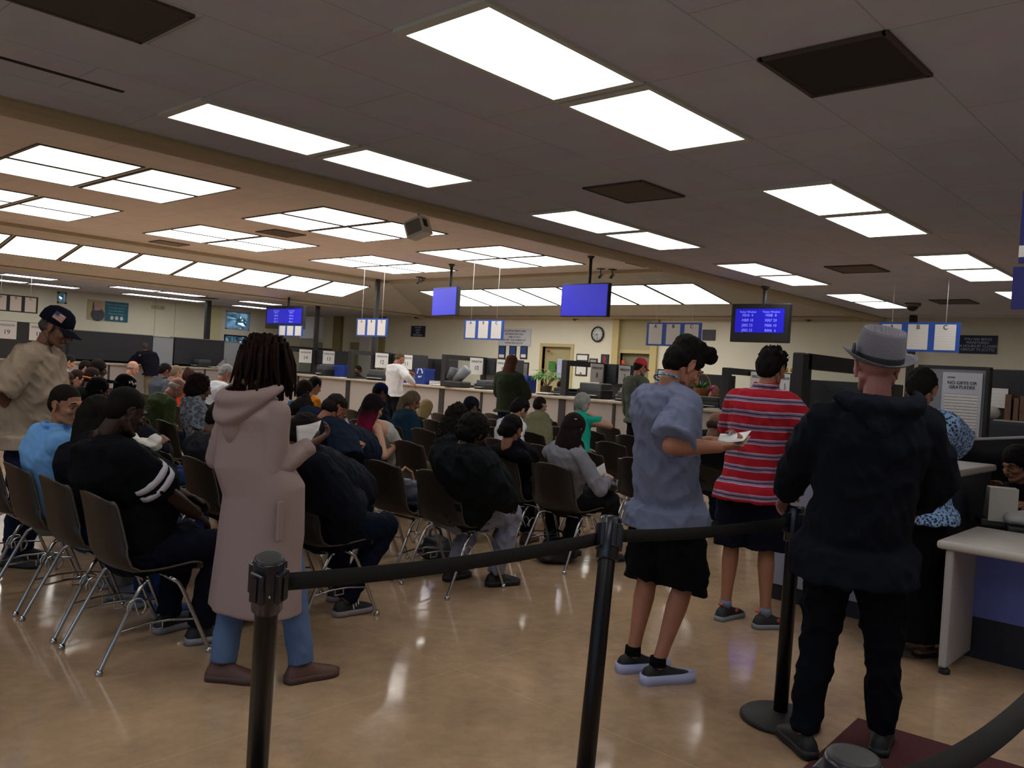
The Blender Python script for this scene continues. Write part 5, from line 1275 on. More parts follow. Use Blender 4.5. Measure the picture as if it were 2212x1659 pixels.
# --- young man in the grey T-shirt
hd=at(1478,790,4.35)
P=person('person with a black quiff, grey blue T-shirt and black shorts reading a clipboard',(3.825,2.35),-22,hd,'hero',False,hy=-6,hp=.62,skinc='#a06c55',hairs=('quiff','#0e0b0b'),shirt='#6a7089',sleeve=.46,bottom='#0b0b0e',blen=1.12,
   shoes=('#0f0f12','#aeb2d8',dict(thick=.05,L=.31)),w=1.04,loose=.026,hem=.07,hands=[at(1535,952,4.42),at(1556,966,4.05)],poles=[(-.2,.6,-.7),(-.5,-.4,-.8)],handn=[(0,-.6,.8),(0,.4,.8)],curl=.9,headk=1.02,wamp=.013,
   legs=[((3.86,2.46,.50),(3.76,2.46,.09),(.80,-.42,0)),((3.86,2.24,.50),(3.72,2.28,.09),(.86,-.42,0))])
nb=P['nb']; f=P['f'];l=P['l']
mb=MB(); mb.tube([nb+Z*.035+V((math.cos(t),math.sin(t),0))*.061-Z*.02*math.cos(t-P['f'].angle(V((1,0,0)))) for t in np.linspace(0,2*pi,18)],(.006) ,n=6); mb.tube([nb+f*.06+l*.05+Z*.03,nb+f*.12+l*.04-Z*.1],.006,n=6)
mb.obj('lanyard',print_mat('#1b3a5c','#7fb0c8','#24567e',90),P['root'])
for (hip,kn,an,fd) in P['legs']:
    mb=MB(); mb.tube([an+Z*.0,an+Z*.045],[.043,.041],n=14,cap='flat'); mb.obj('sock',cloth('#0c0c10'),P['root'])
c=[at(1556,938,4.5),at(1622,940,4.25),at(1606,962,3.95),at(1548,956,4.2)]
o=sheet('clipboard',[p-Z*.004 for p in c],mat('#8b7a5c',rough=.5),'clipboard with white forms held by the young man in the grey T-shirt','clipboard',0)
cc=sum(c,V((0,0,0)))/4
mb=MB(); mb.grid(lambda u,v:(c[0].lerp(c[1],u).lerp(c[3].lerp(c[2],u),v))-cc+Z*(.006+.02*u*u),8,4,.003); mb.obj('form',PAPL,o)
mb=MB(); mb.bev((-.03,-.012,0),(.03,.012,.018),.004); mb.v=[tuple(V(p)+c[0].lerp(c[3],.3).lerp(c[1],.35)-cc+Z*.012) for p in mb.v]; mb.obj('clip',chrome,o)

# --- man in the red striped polo
hd=at(1668,797,5.45)
P=person('person in a red striped polo and dark knee shorts, seen from behind',(5.10,2.52),14,hd,'hero',False,hy=-22,hp=.25,skinc='#8f6048',hairs=('spiky','#0d0b0b'),shirtm=stripes_mat(),sleeve=.44,bottom='#10131f',blen=1.09,
   shoes=('#14161f','#777a80'),w=.98,loose=.022,hem=.06,hands=[V((5.42,2.68,1.12)),V((5.40,2.33,1.10))],collar=True,headk=1.0,wamp=.010,poles=[(-.3,.7,-.6),(-.2,-.9,-.5)],curl=.9,
   legs=[((5.13,2.64,.50),(5.08,2.63,.09),(.9,-.1,0)),((5.18,2.42,.50),(5.12,2.37,.09),(.9,-.6,0))])
for (hip,kn,an,fd) in P['legs']:
    mb=MB(); mb.tube([an,an+Z*.04],[.041,.040],n=14,cap='flat'); mb.obj('sock',cloth('#6d7890'),P['root'])
    s_=perp(V(fd).normalized(),Z.cross(V(fd))); mb=MB(); mb.ell(an-Z*.03+V(fd).normalized()*.07-s_*.043,(.018,.006,.012)); mb.ell(an+Z*.02-V(fd).normalized()*.055,(.012,.02,.01)); mb.obj('orange_patch',mat('#c0472a',rough=.6),P['root'])

# --- man in the grey hat
hd=at(1893,797,3.45)
P=person('person in a grey woven hat, black hooded sweatshirt and black trousers, seen from behind',(3.62,1.30),36,hd,'hero',False,hy=0,hp=.08,skinc='#a06a64',hairs=None,shirt='#14171f',sleeve=1.0,bottom='#0c0e15',
   shoes=('#0c0c10','#0c0c10'),w=1.12,loose=.024,hem=.10,hands=[V((3.72,1.66,1.06)),V((3.98,1.18,1.06))],poles=[(-.6,.45,-.5),(.0,-1,-.5)],headk=1.0,wamp=.012,
   legs=[((3.62,1.42,.50),(3.52,1.42,.10),(.5,.6,0)),((3.76,1.20,.50),(3.80,1.20,.10),(.8,.2,0))])
H=P['H'];R=P['R']; nb=P['nb'];f=P['f'];l=P['l']
def twill(c1,c2,sc=260):
    m,nt,b=newmat('woven_check'); N=nt.nodes;L=nt.links
    tc=N.new('ShaderNodeTexCoord'); ch=N.new('ShaderNodeTexChecker'); ch.inputs['Scale'].default_value=sc; ch.inputs['Color1'].default_value=hexc(c1); ch.inputs['Color2'].default_value=hexc(c2); L.new(tc.outputs['Object'],ch.inputs['Vector']); L.new(ch.outputs['Color'],b.inputs['Base Color']); b.inputs['Roughness'].default_value=.9; return m
hatm=twill('#7d7a84','#5a5862'); T=Matrix.Translation((-.020,0,.032))@Matrix.Rotation(-.36,4,'Y')@Matrix.Rotation(.06,4,'X')
def hatpart(prof,mt,name,par,n=40,fn=None):
    mb=MB(); mb.lathe(prof,n=n); mb.v=[tuple(H@T@(fn(V(p)) if fn else V((p[0]*1.04,p[1]*.9,p[2])))) for p in mb.v]; return mb.obj(name,mt,par)
crown=hatpart([(.104,.0),(.104,.03),(.099,.085),(.093,.115),(.089,.130),(.078,.128),(.055,.108),(.02,.100),(.001,.100)],hatm,'hat',P['root'])
hatpart([(.1065,.0),(.1065,.004),(.105,.03),(.103,.036),(.098,.036),(.098,.0)],mat('#0e0f14',rough=.7),'hat_band',crown)
def brim(p):
    r=math.hypot(p.x,p.y); a=math.atan2(p.y,p.x); k=max(0,(r-.1)/.05); z=p.z+k*(.012+.022*abs(math.sin(a))**2-(.012 if math.cos(a)>0 else -.004)*abs(math.cos(a))); return V((p.x*1.04,p.y*.93,z))
hatpart([(.098,.004),(.098,-.003),(.12,-.004),(.138,-.003),(.152,.0),(.153,.003),(.138,.002),(.12,.001)],hatm,'hat_brim',crown,fn=brim)
mb=MB(); mb.grid(lambda u,v:H@T@V((-.02+.035*(u-.5),.109+.002*v-.0,.008+.05*v+.01*math.sin(u*3))),4,4,.004); mb.obj('band_bow',mat('#0e0f14',rough=.7),crown)
hm=cloth('#171b24',bump=.2)
mb=MB()
hoodsheet(mb,nb+Z*.0,f,l,.20,.165,.125,1.6,.02,amp=.014)
linko('hood',mb.fuse(.008,5,.6,wr(5,.006,9)),hm,P['root'])

# --- woman in the blue patterned blouse at the near counter
hd=at(1990,842,5.05)
P=person('person in a blue patterned blouse and long black skirt leaning on the near counter',(5.42,1.62),15,hd,'hero',False,hy=-18,hp=.45,skinc='#8a5c48',hairs=('short','#120e0e'),shirtm=print_mat('#10131c','#7f9cc4','#33507c',62),sleeve=.62,bottom='#08090d',skirt=True,
   shoes=None,w=1.08,loose=.03,hem=.02,fem=True,torso=.90,hands=[V((5.93,1.95,1.13)),V((6.15,1.62,1.13))],poles=[(-.1,.8,-.3),(.35,-1,.05)],curl=.4,
   legs=[((5.45,1.70,.5),(5.38,1.70,.09),(.9,.2,0)),((5.48,1.52,.5),(5.40,1.50,.09),(.95,-.35,0))])
for (hip,kn,an,fd) in P['legs']:
    fd=V(fd).normalized(); s_=perp(fd,Z.cross(fd)); fl=an-Z*.085
    mb=MB(); mb.prism([fl+fd*x+s_*y for x,y in ((-.06,.03),(.0,.036),(.1,.042),(.17,.03),(.19,0),(.17,-.03),(.1,-.042),(0,-.036),(-.06,-.03))],Z*.018); mb.tube([fl+fd*.02+s_*.04+Z*.01,fl+fd*.1+Z*.045,fl+fd*.02-s_*.04+Z*.01],.006,n=6); mb.obj('sandal',mat('#141214',rough=.7),P['root'])

# --- man in the flag cap, hands behind his back
hd=at(122,708,5.8)
P=person('standing person in a tan T-shirt and navy flag cap, hands behind the back',(2.06,6.42),-38,hd,'hero',False,hy=-4,hp=.42,skinc='#77523f',hairs=('fringe','#4a4440'),shirt='#a08e7c',sleeve=.47,bottom='#20263c',
   shoes=('#1a1a1d','#1a1a1d'),w=1.14,loose=.028,hem=.05,belly=.05,hands=[at(22,878,5.9),at(28,888,5.75)],poles=[(.2,.6,0),(-.9,-.5,0)],curl=.8,headk=1.08,wamp=.013)
capm_=cloth('#10131f',bump=.1); cr_=cap_hat(P['H'],capm_,P['root'],1.12)
H=P['H']
def patch(name,c,r,u,w_,h_,mt,par,off=.0):
    mb=MB(); slab(mb,c,r,u,w_,h_,.003,V(r).cross(V(u))); return mb.obj(name,mt,par)
Rr=P['R']; cpt=H@V((.022,-.098,.088)); rt=(Rr@V((1,-.12,-.12))).normalized(); up_=(Rr@V((.1,.30,1))).normalized()
o=patch('flag_patch',cpt,rt,up_,.078,.052,mat('#b56a55',rough=.8),cr_)
for k_ in range(3): patch('flag_stripe',cpt+up_*(-.017+.016*k_)+rt.cross(up_)*.0035,rt,up_,.076,.006,mat('#a8b0b8',rough=.8),o)
patch('flag_canton',cpt+up_*.012-rt*.022+rt.cross(up_)*.004,rt,up_,.032,.026,mat('#25406e',rough=.8),o)
mb=MB(); mb.tube([P['jo'][1][2]+V((math.cos(t),math.sin(t)*.4,math.sin(t)))*.034 for t in np.linspace(0,2*pi,12)],.009,n=6); mb.obj('wristwatch',mat('#b5ad8c',rough=.3,metal=.8),P['root'])
mb=MB(); mb.tube([H@V((.0,-.085,-.01)),H@V((.02,-.08,-.09)),P['nb']+P['f']*.13-P['l']*.03-Z*.2,P['nb']+P['f']*.2-Z*.4],.0025,n=5); mb.obj('earphone_cord',blk,P['root'])

# ============================================================= SEATED FOREGROUND
x,y=take(0,0)
P=person('seated person in a black T-shirt with two white sleeve bands, nearest at left',(x,y+.05),2,at(272,890,4.2),'hero',True,hy=-2,hp=.35,skinc='#34211a',hairs=('buzz','#120d0c'),shirt='#0d0e13',sleeve=.47,bottom='#12141f',w=1.22,loose=.018,belly=.03,sidelean=.07,
   hands=[V((2.30,4.30,.70)),at(425,1112,4.45)],poles=[(-.5,.8,-.7),(-.3,-.9,-.75)],shoes=('#15151b','#8a8a90'),feetf=(.26,.30),wamp=.010)
s0,e0,w0=P['jo'][1]; d=(e0-s0).normalized()
for k_ in (0,1):
    mb=MB(); c=s0+d*(.15+.052*k_); mb.tube([c,c+d*.03],[.106,.107],n=28,cap='flat'); mb.obj('sleeve_band',cloth('#c5c2cf',bump=.1),P['root'])
s0,e0,w0=P['jo'][0]; d=(e0-s0).normalized()
for k_ in (0,1):
    mb=MB(); c=s0+d*(.15+.052*k_); mb.tube([c,c+d*.03],[.106,.107],n=28,cap='flat'); mb.obj('sleeve_band',cloth('#c5c2cf',bump=.1),P['root'])
x,y=take(0,1)
P=person('seated person with very long dark hair behind the man with white sleeve bands',(x,y),0,at(212,908,4.75),'hero',True,hy=-10,hp=.45,skinc='#5a3a2c',hairs=('longstraight','#14100f'),shirt='#14151c',sleeve=.46,bottom='#22345c',fem=True,shoes=('#4a5a9a','#9a9aa0'),
   hands=[None,None])
x,y=take(0,2)
P=person('seated person in a light blue polo shirt turning round toward the right',(x,y),-12,at(143,876,4.95),'hero',True,hy=-52,hp=.12,skinc='#96694f',hairs=('buzz','#17120f'),shirt='#6d9fd6',sleeve=.47,bottom='#6b6a60',collar=True,w=1.16,loose=.016,belly=.02,
   hands=[V((2.38,5.45,.72)),V((2.30,5.12,.72))],shoes=('#6e7078','#8c8e96'))
x,y=take(1,0)
P=person('seated person bent forward in a navy hooded jacket in front of the left belt',(x,y),8,at(655,945,4.55),'hero',True,hy=0,hp=.7,skinc='#5c3f30',hairs=('short','#17120f'),shirt='#12151f',sleeve=1.0,bottom='#0f1424',w=1.28,loose=.03,hood=False,
   hands=[V((3.30,4.38,.76)),at(768,1075,4.75)],shoes=('#121318','#8f8488'),feetf=(.30,.10),hipf=-.05,poles=[(-.2,.9,-.6),(-.1,-.8,-.9)])
fl=P['legs'][1]; an=fl[2]; s_=P['l']
for k_ in range(3):
    mb=MB(); c=an+P['f']*(.03+.022*k_)-s_*.043-Z*.03; mb.tube([c+Z*.03-P['f']*.01+s_*.004,c-Z*.02],.0045,n=6); mb.obj('shoe_stripe',white,P['root'])
x,y=take(1,2)
person('seated person in a dark grey jacket left of the woman in the pink coat',(x,y),5,at(478,905,5.9),'mid',True,hp=.5,skinc='#5c3f30',hairs=('short','#17120f'),shirt='#24262b',sleeve=1.0,bottom='#181b24',w=1.2,loose=.03)
x,y=take(1,4)
P=person('seated person mostly hidden behind the man with white sleeve bands, hand on a white bag',(x,y),0,at(268,885,6.0),'mid',True,hp=.5,w=.9,skinc='#6c4836',hairs=('short','#17120f'),shirt='#14161f',sleeve=.5,bottom='#1f3562',hands=[None,at(335,962,5.95)])
mb=MB(); mb.ell((0,0,0),(.11,.12,.05)); mb.ell((-.06,.05,.04),(.05,.06,.04)); mb.ell((.05,-.05,.03),(.05,.05,.05)); o=linko('plastic_bag',mb.fuse(.009,1,.5,lambda p:.02*mnoise.noise(V(p)*22)),mat('#c4c0b8',rough=.5)); o.location=at(312,962,5.85); tag(o,'crumpled white bag on the lap beyond the man with white sleeve bands','bag')
x,y=take(2,0)
P=person('seated person with black curly hair, black puffy jacket and light grey sweatpants',(x,y),-6,at(1025,935,5.5),'hero',True,hy=-8,hp=.45,skinc='#3a261c',hairs=('afro','#0c0a0a'),shirt='#14181b',sleeve=1.0,bottom='#7d7f90',w=1.2,loose=.035,belly=.03,shoes=('#0c0c10','#101014'),
   hands=[V((4.55,4.25,.66)),at(1100,1085,5.75)],feetf=(.10,.28),wamp=.016)
x,y=take(3,0)
P=person('seated person with long dark hair and a hair clip, light grey sweater, dark leggings',(x,y),-4,at(1238,930,6.7),'hero',True,hy=8,hp=.5,skinc='#b07e66',hairs=('long','#1c1110'),shirt='#7c7d86',sleeve=1.0,bottom='#1d1e20',w=1.08,fem=True,shoes=('#0e0e12','#0e0e12'),
   hands=[V((5.72,4.25,.74)),at(1312,1035,6.75)],feetf=(.2,.38),wamp=.010)
mb=MB(); mb.ell(P['H']@V((-.09,-.055,.06)),(.02,.008,.006)); mb.obj('hair_clip',chrome,P['root'])
sheet('paper_sheet',[at(1272,1010,6.7),at(1305,1000,6.75),at(1310,1022,6.7),at(1280,1035,6.65)],white,'curled white papers held by the woman in the grey sweater',bend=.05)
x,y=take(3,1)
P=person('seated person with a low black bun and black jacket left of the grey sweater',(x,y),0,at(1106,930,7.0),'mid',True,hy=4,hp=.3,skinc='#8a5c46',hairs=('bun','#100d0e'),shirt='#0d0e14',sleeve=1.0,bottom='#0d0e14',fem=True,w=1.05,shoes=('#5a3a34','#5a3a34'))
x,y=take(2,3)
P=person('seated person with short hair in a navy T-shirt reading papers and a phone',(x,y-.1),4,at(722,888,6.2),'hero',True,hy=-5,hp=.75,skinc='#8a5742',hairs=('thin','#1d1714'),shirt='#141c2c',sleeve=.46,bottom='#152036',w=1.28,loose=.03,hood=True,belly=.02,
   hands=[V((4.62,6.0,.92)),at(772,968,6.15)],curl=.7,poles=[(-.3,.8,-.5),(-.3,-.8,-.9)])
sheet('paper_sheet',[at(732,898,6.3),at(742,905,6.2),at(765,940,6.2),at(742,962,6.3)],mat('#8d8f9c',rough=.7),'grey sheet of paper hanging before the face of the navy T-shirt man',bend=.04)
o=sheet('phone',[at(752,972,6.1),at(782,958,6.0),at(785,963,5.95),at(756,982,6.05)],mat('#1c2236',rough=.2),'dark smartphone in the hand of the man in the navy T-shirt','phone',0)
sheet('paper_sheet',[at(741,1038,4.9),at(760,1030,4.95),at(764,1045,4.9),at(745,1052,4.85)],white,'white folded papers above the lap of the person in the navy jacket',bend=.02)
sheet('paper_sheet',[at(763,975,6.3),at(776,975,6.3),at(776,1000,6.25),at(766,995,6.25)],white,'white paper below the smartphone of the navy T-shirt man',bend=.01)
x,y=take(2,4)
person('seated person with dark tied hair, face bent down, behind the pink sleeve',(x,y+.05),0,at(650,893,7.0),'mid',True,hy=-20,hp=.8,skinc='#8a5f48',hairs=('topbun','#120e0e'),shirt='#10131a',sleeve=1,bottom='#141824',fem=True)
x,y=take(3,4)
P=person('seated person with black to magenta hair and bare shoulders in a white strap top',(x,y),-4,at(806,882,8.0),'mid',True,hy=5,hp=.3,skinc='#b98d76',hairs=('ombre','#1a0c12'),shirt='#a9a9a6',sleeve=-1,bottom='#5b5a35',fem=True,hands=[None,at(852,968,8.0)],torso=None)
def ombre():
    m,nt,b=newmat('dyed_hair'); N=nt.nodes;L=nt.links; tc=N.new('ShaderNodeTexCoord'); sp=N.new('ShaderNodeSeparateXYZ'); L.new(tc.outputs['Object'],sp.inputs[0]); mr=N.new('ShaderNodeMapRange'); mr.inputs['From Min'].default_value=.94; mr.inputs['From Max'].default_value=1.10; L.new(sp.outputs['Z'],mr.inputs['Value'])
    mx=N.new('ShaderNodeMix'); mx.data_type='RGBA'; L.new(mr.outputs['Result'],mx.inputs['Factor']); mx.inputs['A'].default_value=hexc('#7a1238'); mx.inputs['B'].default_value=hexc('#160c10'); L.new(mx.outputs['Result'],b.inputs['Base Color']); b.inputs['Roughness'].default_value=.8; b.inputs['Specular IOR Level'].default_value=.1; return m
for ch in P['root'].children:
    if ch.name.startswith('hair'): ch.data.materials[0]=ombre()

nb=P['nb'];f=P['f'];l=P['l']; mb=MB()
for s_ in (-1,1): mb.tube([nb-l*(-s_*.07)+f*.06-Z*.05,nb-l*(-s_*.065)-Z*.0,nb-l*(-s_*.06)-f*.075-Z*.12,nb-l*(-s_*.055)-f*.10-Z*.2],.005,n=6)
mb.obj('shoulder_strap',white,P['root'])
# ============================================================= CROWD FARTHER BACK
def crowd(label,px,py,d,hairs,shirt,sk='#7a5340',dx=.10,face=0,lod='far',**k):
    h=at(px,py,d); b=(h.x-dx*math.cos(math.radians(face)),h.y-dx*math.sin(math.radians(face)))
    seat_for(b,math.radians(face),label)
    return person(label,b,face,h,lod,True,skinc=sk,hairs=hairs,shirt=shirt,**k)
S1,S2,S3='#a57c66','#6e4a38','#3c281f'
x,y=take(3,2); person('seated person with long dark curly hair beside the black puffy jacket',(x-.02,y),0,at(990,905,7.7),'mid',True,hy=4,hp=.3,skinc=S2,hairs=('longcurly','#15100f'),shirt='#14161e',sleeve=1.0,fem=True)
x,y=take(4,6); P=person('seated person with a long greying ponytail in a teal blue T-shirt',(x,y-.12),-10,at(890,868,10.2),'mid',True,hy=-5,hp=.4,hroll=.1,skinc='#8d6450',hairs=('ponytail','#6b5a48'),shirt='#1c3448',sleeve=.42,bottom='#1c2233',w=1.22,fem=True,belly=.02)
x,y=take(4,3); person('seated person in a white shirt with thick dark hair, head bowed',(x,y),-6,at(1122,886,9.4),'mid',True,hy=-8,hp=.6,skinc=S1,hairs=('spiky','#100e0f'),shirt='#c3c5cc',sleeve=1.0,bottom='#22304f')
x,y=take(5,4); P=person('seated person in an olive khaki shirt with receding dark hair',(x,y),0,at(1167,878,10.9),'mid',True,hp=.2,skinc=S1,hairs=('thin','#1c1614'),shirt='#6b6a52',sleeve=.48,w=1.15,collar=True,hands=[None,at(1140,925,11)])
x,y=take(5,3); P=person('seated person with short grey hair in a bright teal top, hand at the chin',(x,y),-10,at(1258,873,10.2),'mid',True,hy=6,hp=.3,skinc=S1,hairs=('bob','#8d8c8a'),shirt='#17917d',sleeve=.75,bottom='#3b3d48',w=1.12,fem=True,hands=[None,at(1284,900,10.0)])
x,y=take(5,0); person('seated bald person in a dark green jacket between the two standing men',(x,y),0,at(1548,920,7.6),'mid',True,hp=.45,skinc=S2,hairs=('fringe','#3a2f2a'),shirt='#111a20',sleeve=1.0,w=1.2)
x,y=take(4,4); P=person('seated person in a dark cap behind the long curly hair',(x+.1,y),0,at(1018,880,10.2),'mid',True,hp=.3,hy=-8,skinc=S2,hairs=('short','#15100f'),shirt='#1a1c24',sleeve=1.0,hat=('#1a1e2a',))
x,y=take(4,7); P=person('seated person in a navy cap and navy jacket',(x,y),-4,at(822,848,11.3),'mid',True,hp=.35,hy=-14,skinc=S2,hairs=('short','#15100f'),shirt='#101626',sleeve=1.0,hat=('#121b42',),w=1.15)
crowd('seated person with long blond hair in a green top beside the ponytail',920,884,11.8,('long','#a08a62'),'#252c1c',S1,fem=True,hp=.4)
crowd('seated person with brown hair in a blue T-shirt beside the orange shirt',658,845,10.3,('bob','#241a16'),'#2f5f86',S1,fem=True,hp=.3,w=1.0)
crowd('seated person with black hair in an orange yellow T-shirt',680,834,11.6,('short','#121011'),'#c77a1e',S1,hp=.4,w=1.15)
x,y=take(2,6); P=person('seated person with big curly dark hair in a heathered grey hooded top',(x-.1,y-.15),-4,at(432,838,8.3),'mid',True,hp=.25,hy=-10,skinc=S2,hairs=('curly','#1d1311'),shirtm=print_mat('#5a6270','#7d8592','#3c4454',30,'heather'),sleeve=1.0,fem=True,hood=True)
x,y=take(3,8); crowd('seated balding person with white hair in an olive green jacket',382,838,9.9,('fringe','#b5aca4'),'#39472a','#a07060',face=-4,lod='mid',hp=.75,w=1.3,sleeve=1.0,dx=.28)
crowd('seated person in a bright orange T-shirt with brown tied hair',409,815,13.4,('topbun','#3a241a'),'#d8421c','#a57c66',hp=.3)
crowd('seated person with short sandy hair beside the orange T-shirt',381,806,14.2,('short','#7c6b58'),'#4a4d55',S1,hp=.3)
crowd('seated person with black hair in a grey hooded sweatshirt',357,802,13.6,('short','#141212'),'#4d535c',S2,hp=.4,hood=True,sleeve=1.0)
crowd('seated bald person in a pale green jacket',287,795,14.6,('fringe','#9a8a80'),'#8c8c66','#b07f6c',hp=.4,w=1.15,sleeve=1.0)
crowd('seated person with grey hair in a white shirt',488,806,12.2,('short','#8e8d8c'),'#c3c5cc','#a06f5c',hp=.5,w=1.1)
crowd('seated person with black hair in a pink top',212,843,8.7,('bob','#100e10'),'#c23a55',S2,lod='mid',fem=True,hp=.3)
P=crowd('seated person in a black cap with white print and black shirt',270,838,8.6,('short','#100e10'),'#0d0d11',S3,lod='mid',hp=.4,w=1.1)
cap_hat(P['H'],cloth('#0c0c10'),P['root'],1.05,back=True)
mb=MB()
for k_ in range(4): mb.ell(P['H']@V((-.02+.02*k_,-.092,.06+.012*(k_%2))),(.009,.006,.014))
mb.obj('cap_print',white,P['root'])
P=crowd('seated person with brown hair and an orange headband in a black shirt with white print',200,815,11.2,('short','#2a1c18'),'#0f0f13',S1,hp=.2,face=5)
mb=MB(); mb.tube([P['H']@V((-.015+.098*math.cos(t),.083*math.sin(t),-.02)) for t in np.linspace(0,2*pi,16)],.014,n=6); mb.obj('headband',mat('#c97a38',rough=.8),P['root'])
text('STE',.16,P['nb']-P['f']*.155-Z*.16,-P['l'],(0,0,1),white,P['root'],'shirt_print',depth=.004,bold=.006)
crowd('seated person with dark hair in a black jacket, looking right',213,798,11.8,('bob','#14100f'),'#121318',S3,fem=True,hp=.2,face=-20)
crowd('seated person with black hair in a pale checked shirt beyond the capped man',150,782,15.4,('short','#1a1a1c'),'#a39a9c',S1,hp=.4,face=-20)
crowd('seated person with dark hair and a red ear beyond the headband',185,795,14.4,('short','#1a1413'),'#5c4a4a','#b07f6c',hp=.4,face=-20)
crowd('seated bald person in a light blue shirt close to the capped man',143,822,11.6,('buzz','#3a2a22'),'#8a93b5',S2,hp=.5,face=-20)
crowd('seated person with short brown hair and a ruddy face near the capped man',166,818,12.2,('short','#2a1c18'),'#a8a8b4','#b07f6c',hp=.5,face=-15)
# --- standing farther back
def stand(label,px,py,d,face,**k):
    h=at(px,py,d); o=k.pop('off',(0,0)); return person(label,(h.x+o[0],h.y+o[1]),face,h,'mid',False,**k)
h=at(864,775,17.0)
stand('person in a white long sleeved shirt and black trousers writing at the counter',864,775,16.8,-2,hy=-16,hp=.5,skinc='#a06f5c',hairs=('thin','#5a4a3c'),shirt='#c9c9cc',sleeve=1.0,bottom='#0f1014',w=1.1,loose=.02,hands=[V((12.95,h.y+.25,1.15)),at(893,828,16.6)],off=(-.1,0),hem=-.05,poles=[(-.3,.8,-.4),(-.3,-.8,-.4)])
stand('person with long brown hair in an olive green jacket and jeans',1106,785,13.3,10,hy=-8,hp=.1,skinc='#a57c66',hairs=('long','#4f3426'),shirt='#2e3526',sleeve=1.0,bottom='#1c2a4e',w=1.1,loose=.035,fem=True,hands=[(0,.26,.1,1.25),(0,.26,-.12,1.22)],hem=-.02)
P=stand('person in a faded red cap and olive grey sweatshirt at the counter',1384,793,12.4,-12,hy=-14,hp=.3,skinc='#a57c66',hairs=('short','#2a1c18'),shirt='#555b50',sleeve=1.0,bottom='#1c1e26',loose=.02,hat=('#c23c4a',),hands=[None,at(1370,968,12.1)],hem=.0)
mb=MB(); nb=P['nb'];f=P['f'];l=P['l']; mb.tube([nb-l*.09+f*.03,nb-l*.12-f*.09-Z*.1,nb-l*.1-f*.13-Z*.35],[(.03,.008)]*3,side=l,n=8); mb.obj('backpack_strap',blk,P['root'])
sheet('folder',[at(1353,968,12.0),at(1372,950,12.0),at(1374,985,12.0),at(1356,990,12.0)],mat('#b9b02c',rough=.6),'yellow folder in the hand of the person in the red cap','folder')
sheet('folder',[at(1350,975,11.9),at(1366,975,11.9),at(1372,998,11.9),at(1352,998,11.9)],mat('#8e1f33',rough=.6),'dark red folder in the hand of the person in the red cap','folder')
h=at(272,745,23.3); P=person('person in a dark jacket with a pale chest stripe leaning on the left counter',(h.x+.05,CYF-.6),80,V((h.x,CYF-.15,1.55)),'far',False,hp=.6,skinc=S2,hairs=('short','#4a3f38'),shirt='#14141e',sleeve=1.0,bottom='#6f6752',w=1.15,torso=.92,loose=.03,hands=[V((h.x-.25,CYF+.05,1.15)),V((h.x+.25,CYF+.05,1.15))])
mb=MB(); mb.tube([P['nb']-P['f']*.14-P['l']*.17-Z*.1,P['nb']-P['f']*.155-Z*.1,P['nb']-P['f']*.14+P['l']*.17-Z*.1],.03,n=8); mb.obj('shirt_stripe',mat('#7d7280',rough=.8),P['root'])
# --- clerks behind the counters
def clerk(label,p,face,**k):
    chair(p.x-.05,p.y,'dark shell chair under the '+label.replace(' seated',''),math.radians(face))
    return person(label,(p.x-.05,p.y),face,p,k.pop('lod','far'),True,**k)
clerk('bald bearded person seated behind the counter beside the flower basket',at(1543,846,15.9),-40,lod='mid',hy=0,hp=.35,skinc='#a5745c',hairs=None,shirt='#1c2230',sleeve=1.0,w=1.1)
mb=MB(); H=headmat(at(1543,846,15.9),0,0,0)
clerk('person with dark hair seated behind the partition with sign 13',at(742,800,23.2),185,hp=.2,skinc=S2,hairs=('bob','#121012'),shirt='#14151c',sleeve=1.0,fem=True)
clerk('person with black hair seated behind sign 12',at(773,800,22.9),185,hp=.2,skinc=S2,hairs=('short','#0f0e10'),shirt='#20222c',sleeve=1.0)
clerk('person with reddish brown hair seated behind the left counter',at(220,770,25.0),260,hp=.3,skinc=S2,hairs=('bob','#3c1d18'),shirt='#15151c',sleeve=1.0,fem=True)
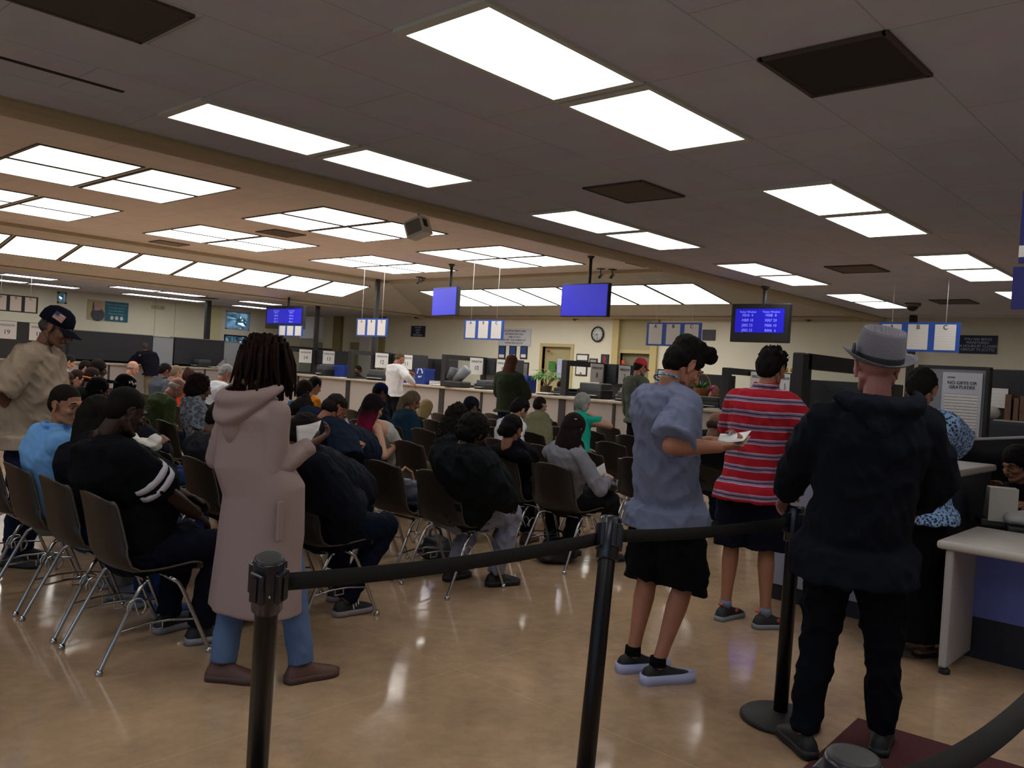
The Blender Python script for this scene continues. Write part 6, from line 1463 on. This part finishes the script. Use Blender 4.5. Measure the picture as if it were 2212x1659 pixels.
clerk('person with brown hair seated behind the potted plant',at(1212,836,18.0),185,hp=.3,skinc=S3,hairs=('bob','#24140f'),shirt='#1a1416',sleeve=1.0,fem=True)
h=at(2196,1003,5.9)
chair(h.x+.08,h.y-.02,'dark shell chair under the dark haired person at the right edge',math.radians(150))
P=person('person with long dark hair and a black top seated at the right edge',(h.x+.08,h.y-.02),150,h,'hero',True,hy=0,hp=.35,skinc='#7a5340',hairs=('long','#120e0e'),shirt='#0e0f14',sleeve=.7,bottom='#15151c',fem=True,hands=[V((6.35,1.15,.85)),at(2135,1060,5.9)],shoes=None)
# --- belongings
def bag(label,p,sz,col,seed=0,strap=None,name='handbag'):
    mb=MB(); sx,sy,szz=sz
    mb.ell((0,0,szz*.42),(sx,sy,szz*.45)); mb.ell((0,0,szz*.25),(sx*1.05,sy*1.05,szz*.27)); mb.ell((0,0,szz*.75),(sx*.8,sy*.7,szz*.22))
    me=mb.fuse(.010,2,.5,lambda q:.012*mnoise.noise(V(q)*14+V((seed,0,0)))); o=linko(name,me,mat(col,rough=.5,bump=.3)); o.location=p; tag(o,label,'bag')
    mb=MB(); mb.tube([(-sx*.6,0,szz*.7),(-sx*.45,.02,szz*1.15),(0,.03,szz*1.3),(sx*.45,.02,szz*1.15),(sx*.6,0,szz*.7)],.011,n=8); mb.obj('strap',mat(strap or col,rough=.5),o); return o
x,y=take(2,1); bag('navy handbag with tan straps standing on the empty chair in the middle',V((x+.02,y,.455)),(.13,.17,.24),'#141c30',1,'#9a6a4a')
bag('black shoulder bag lying on the floor under the grey sweater chair',V((5.42,4.35,.0)),(.2,.15,.2),'#0c0c11',2)
bag('dark backpack on the floor beneath the second seat of the third row',V((4.62,4.95,.0)),(.12,.16,.2),'#111218',3,name='backpack')
bag('black and white patterned bag on the floor by the nearest seated man',V((2.52,4.42,.0)),(.2,.12,.2),'#15161d',4)
bag('dark bag on the lap of the woman in the grey sweater',V((5.66,4.1,.60)),(.12,.12,.12),'#0d0d10',5)
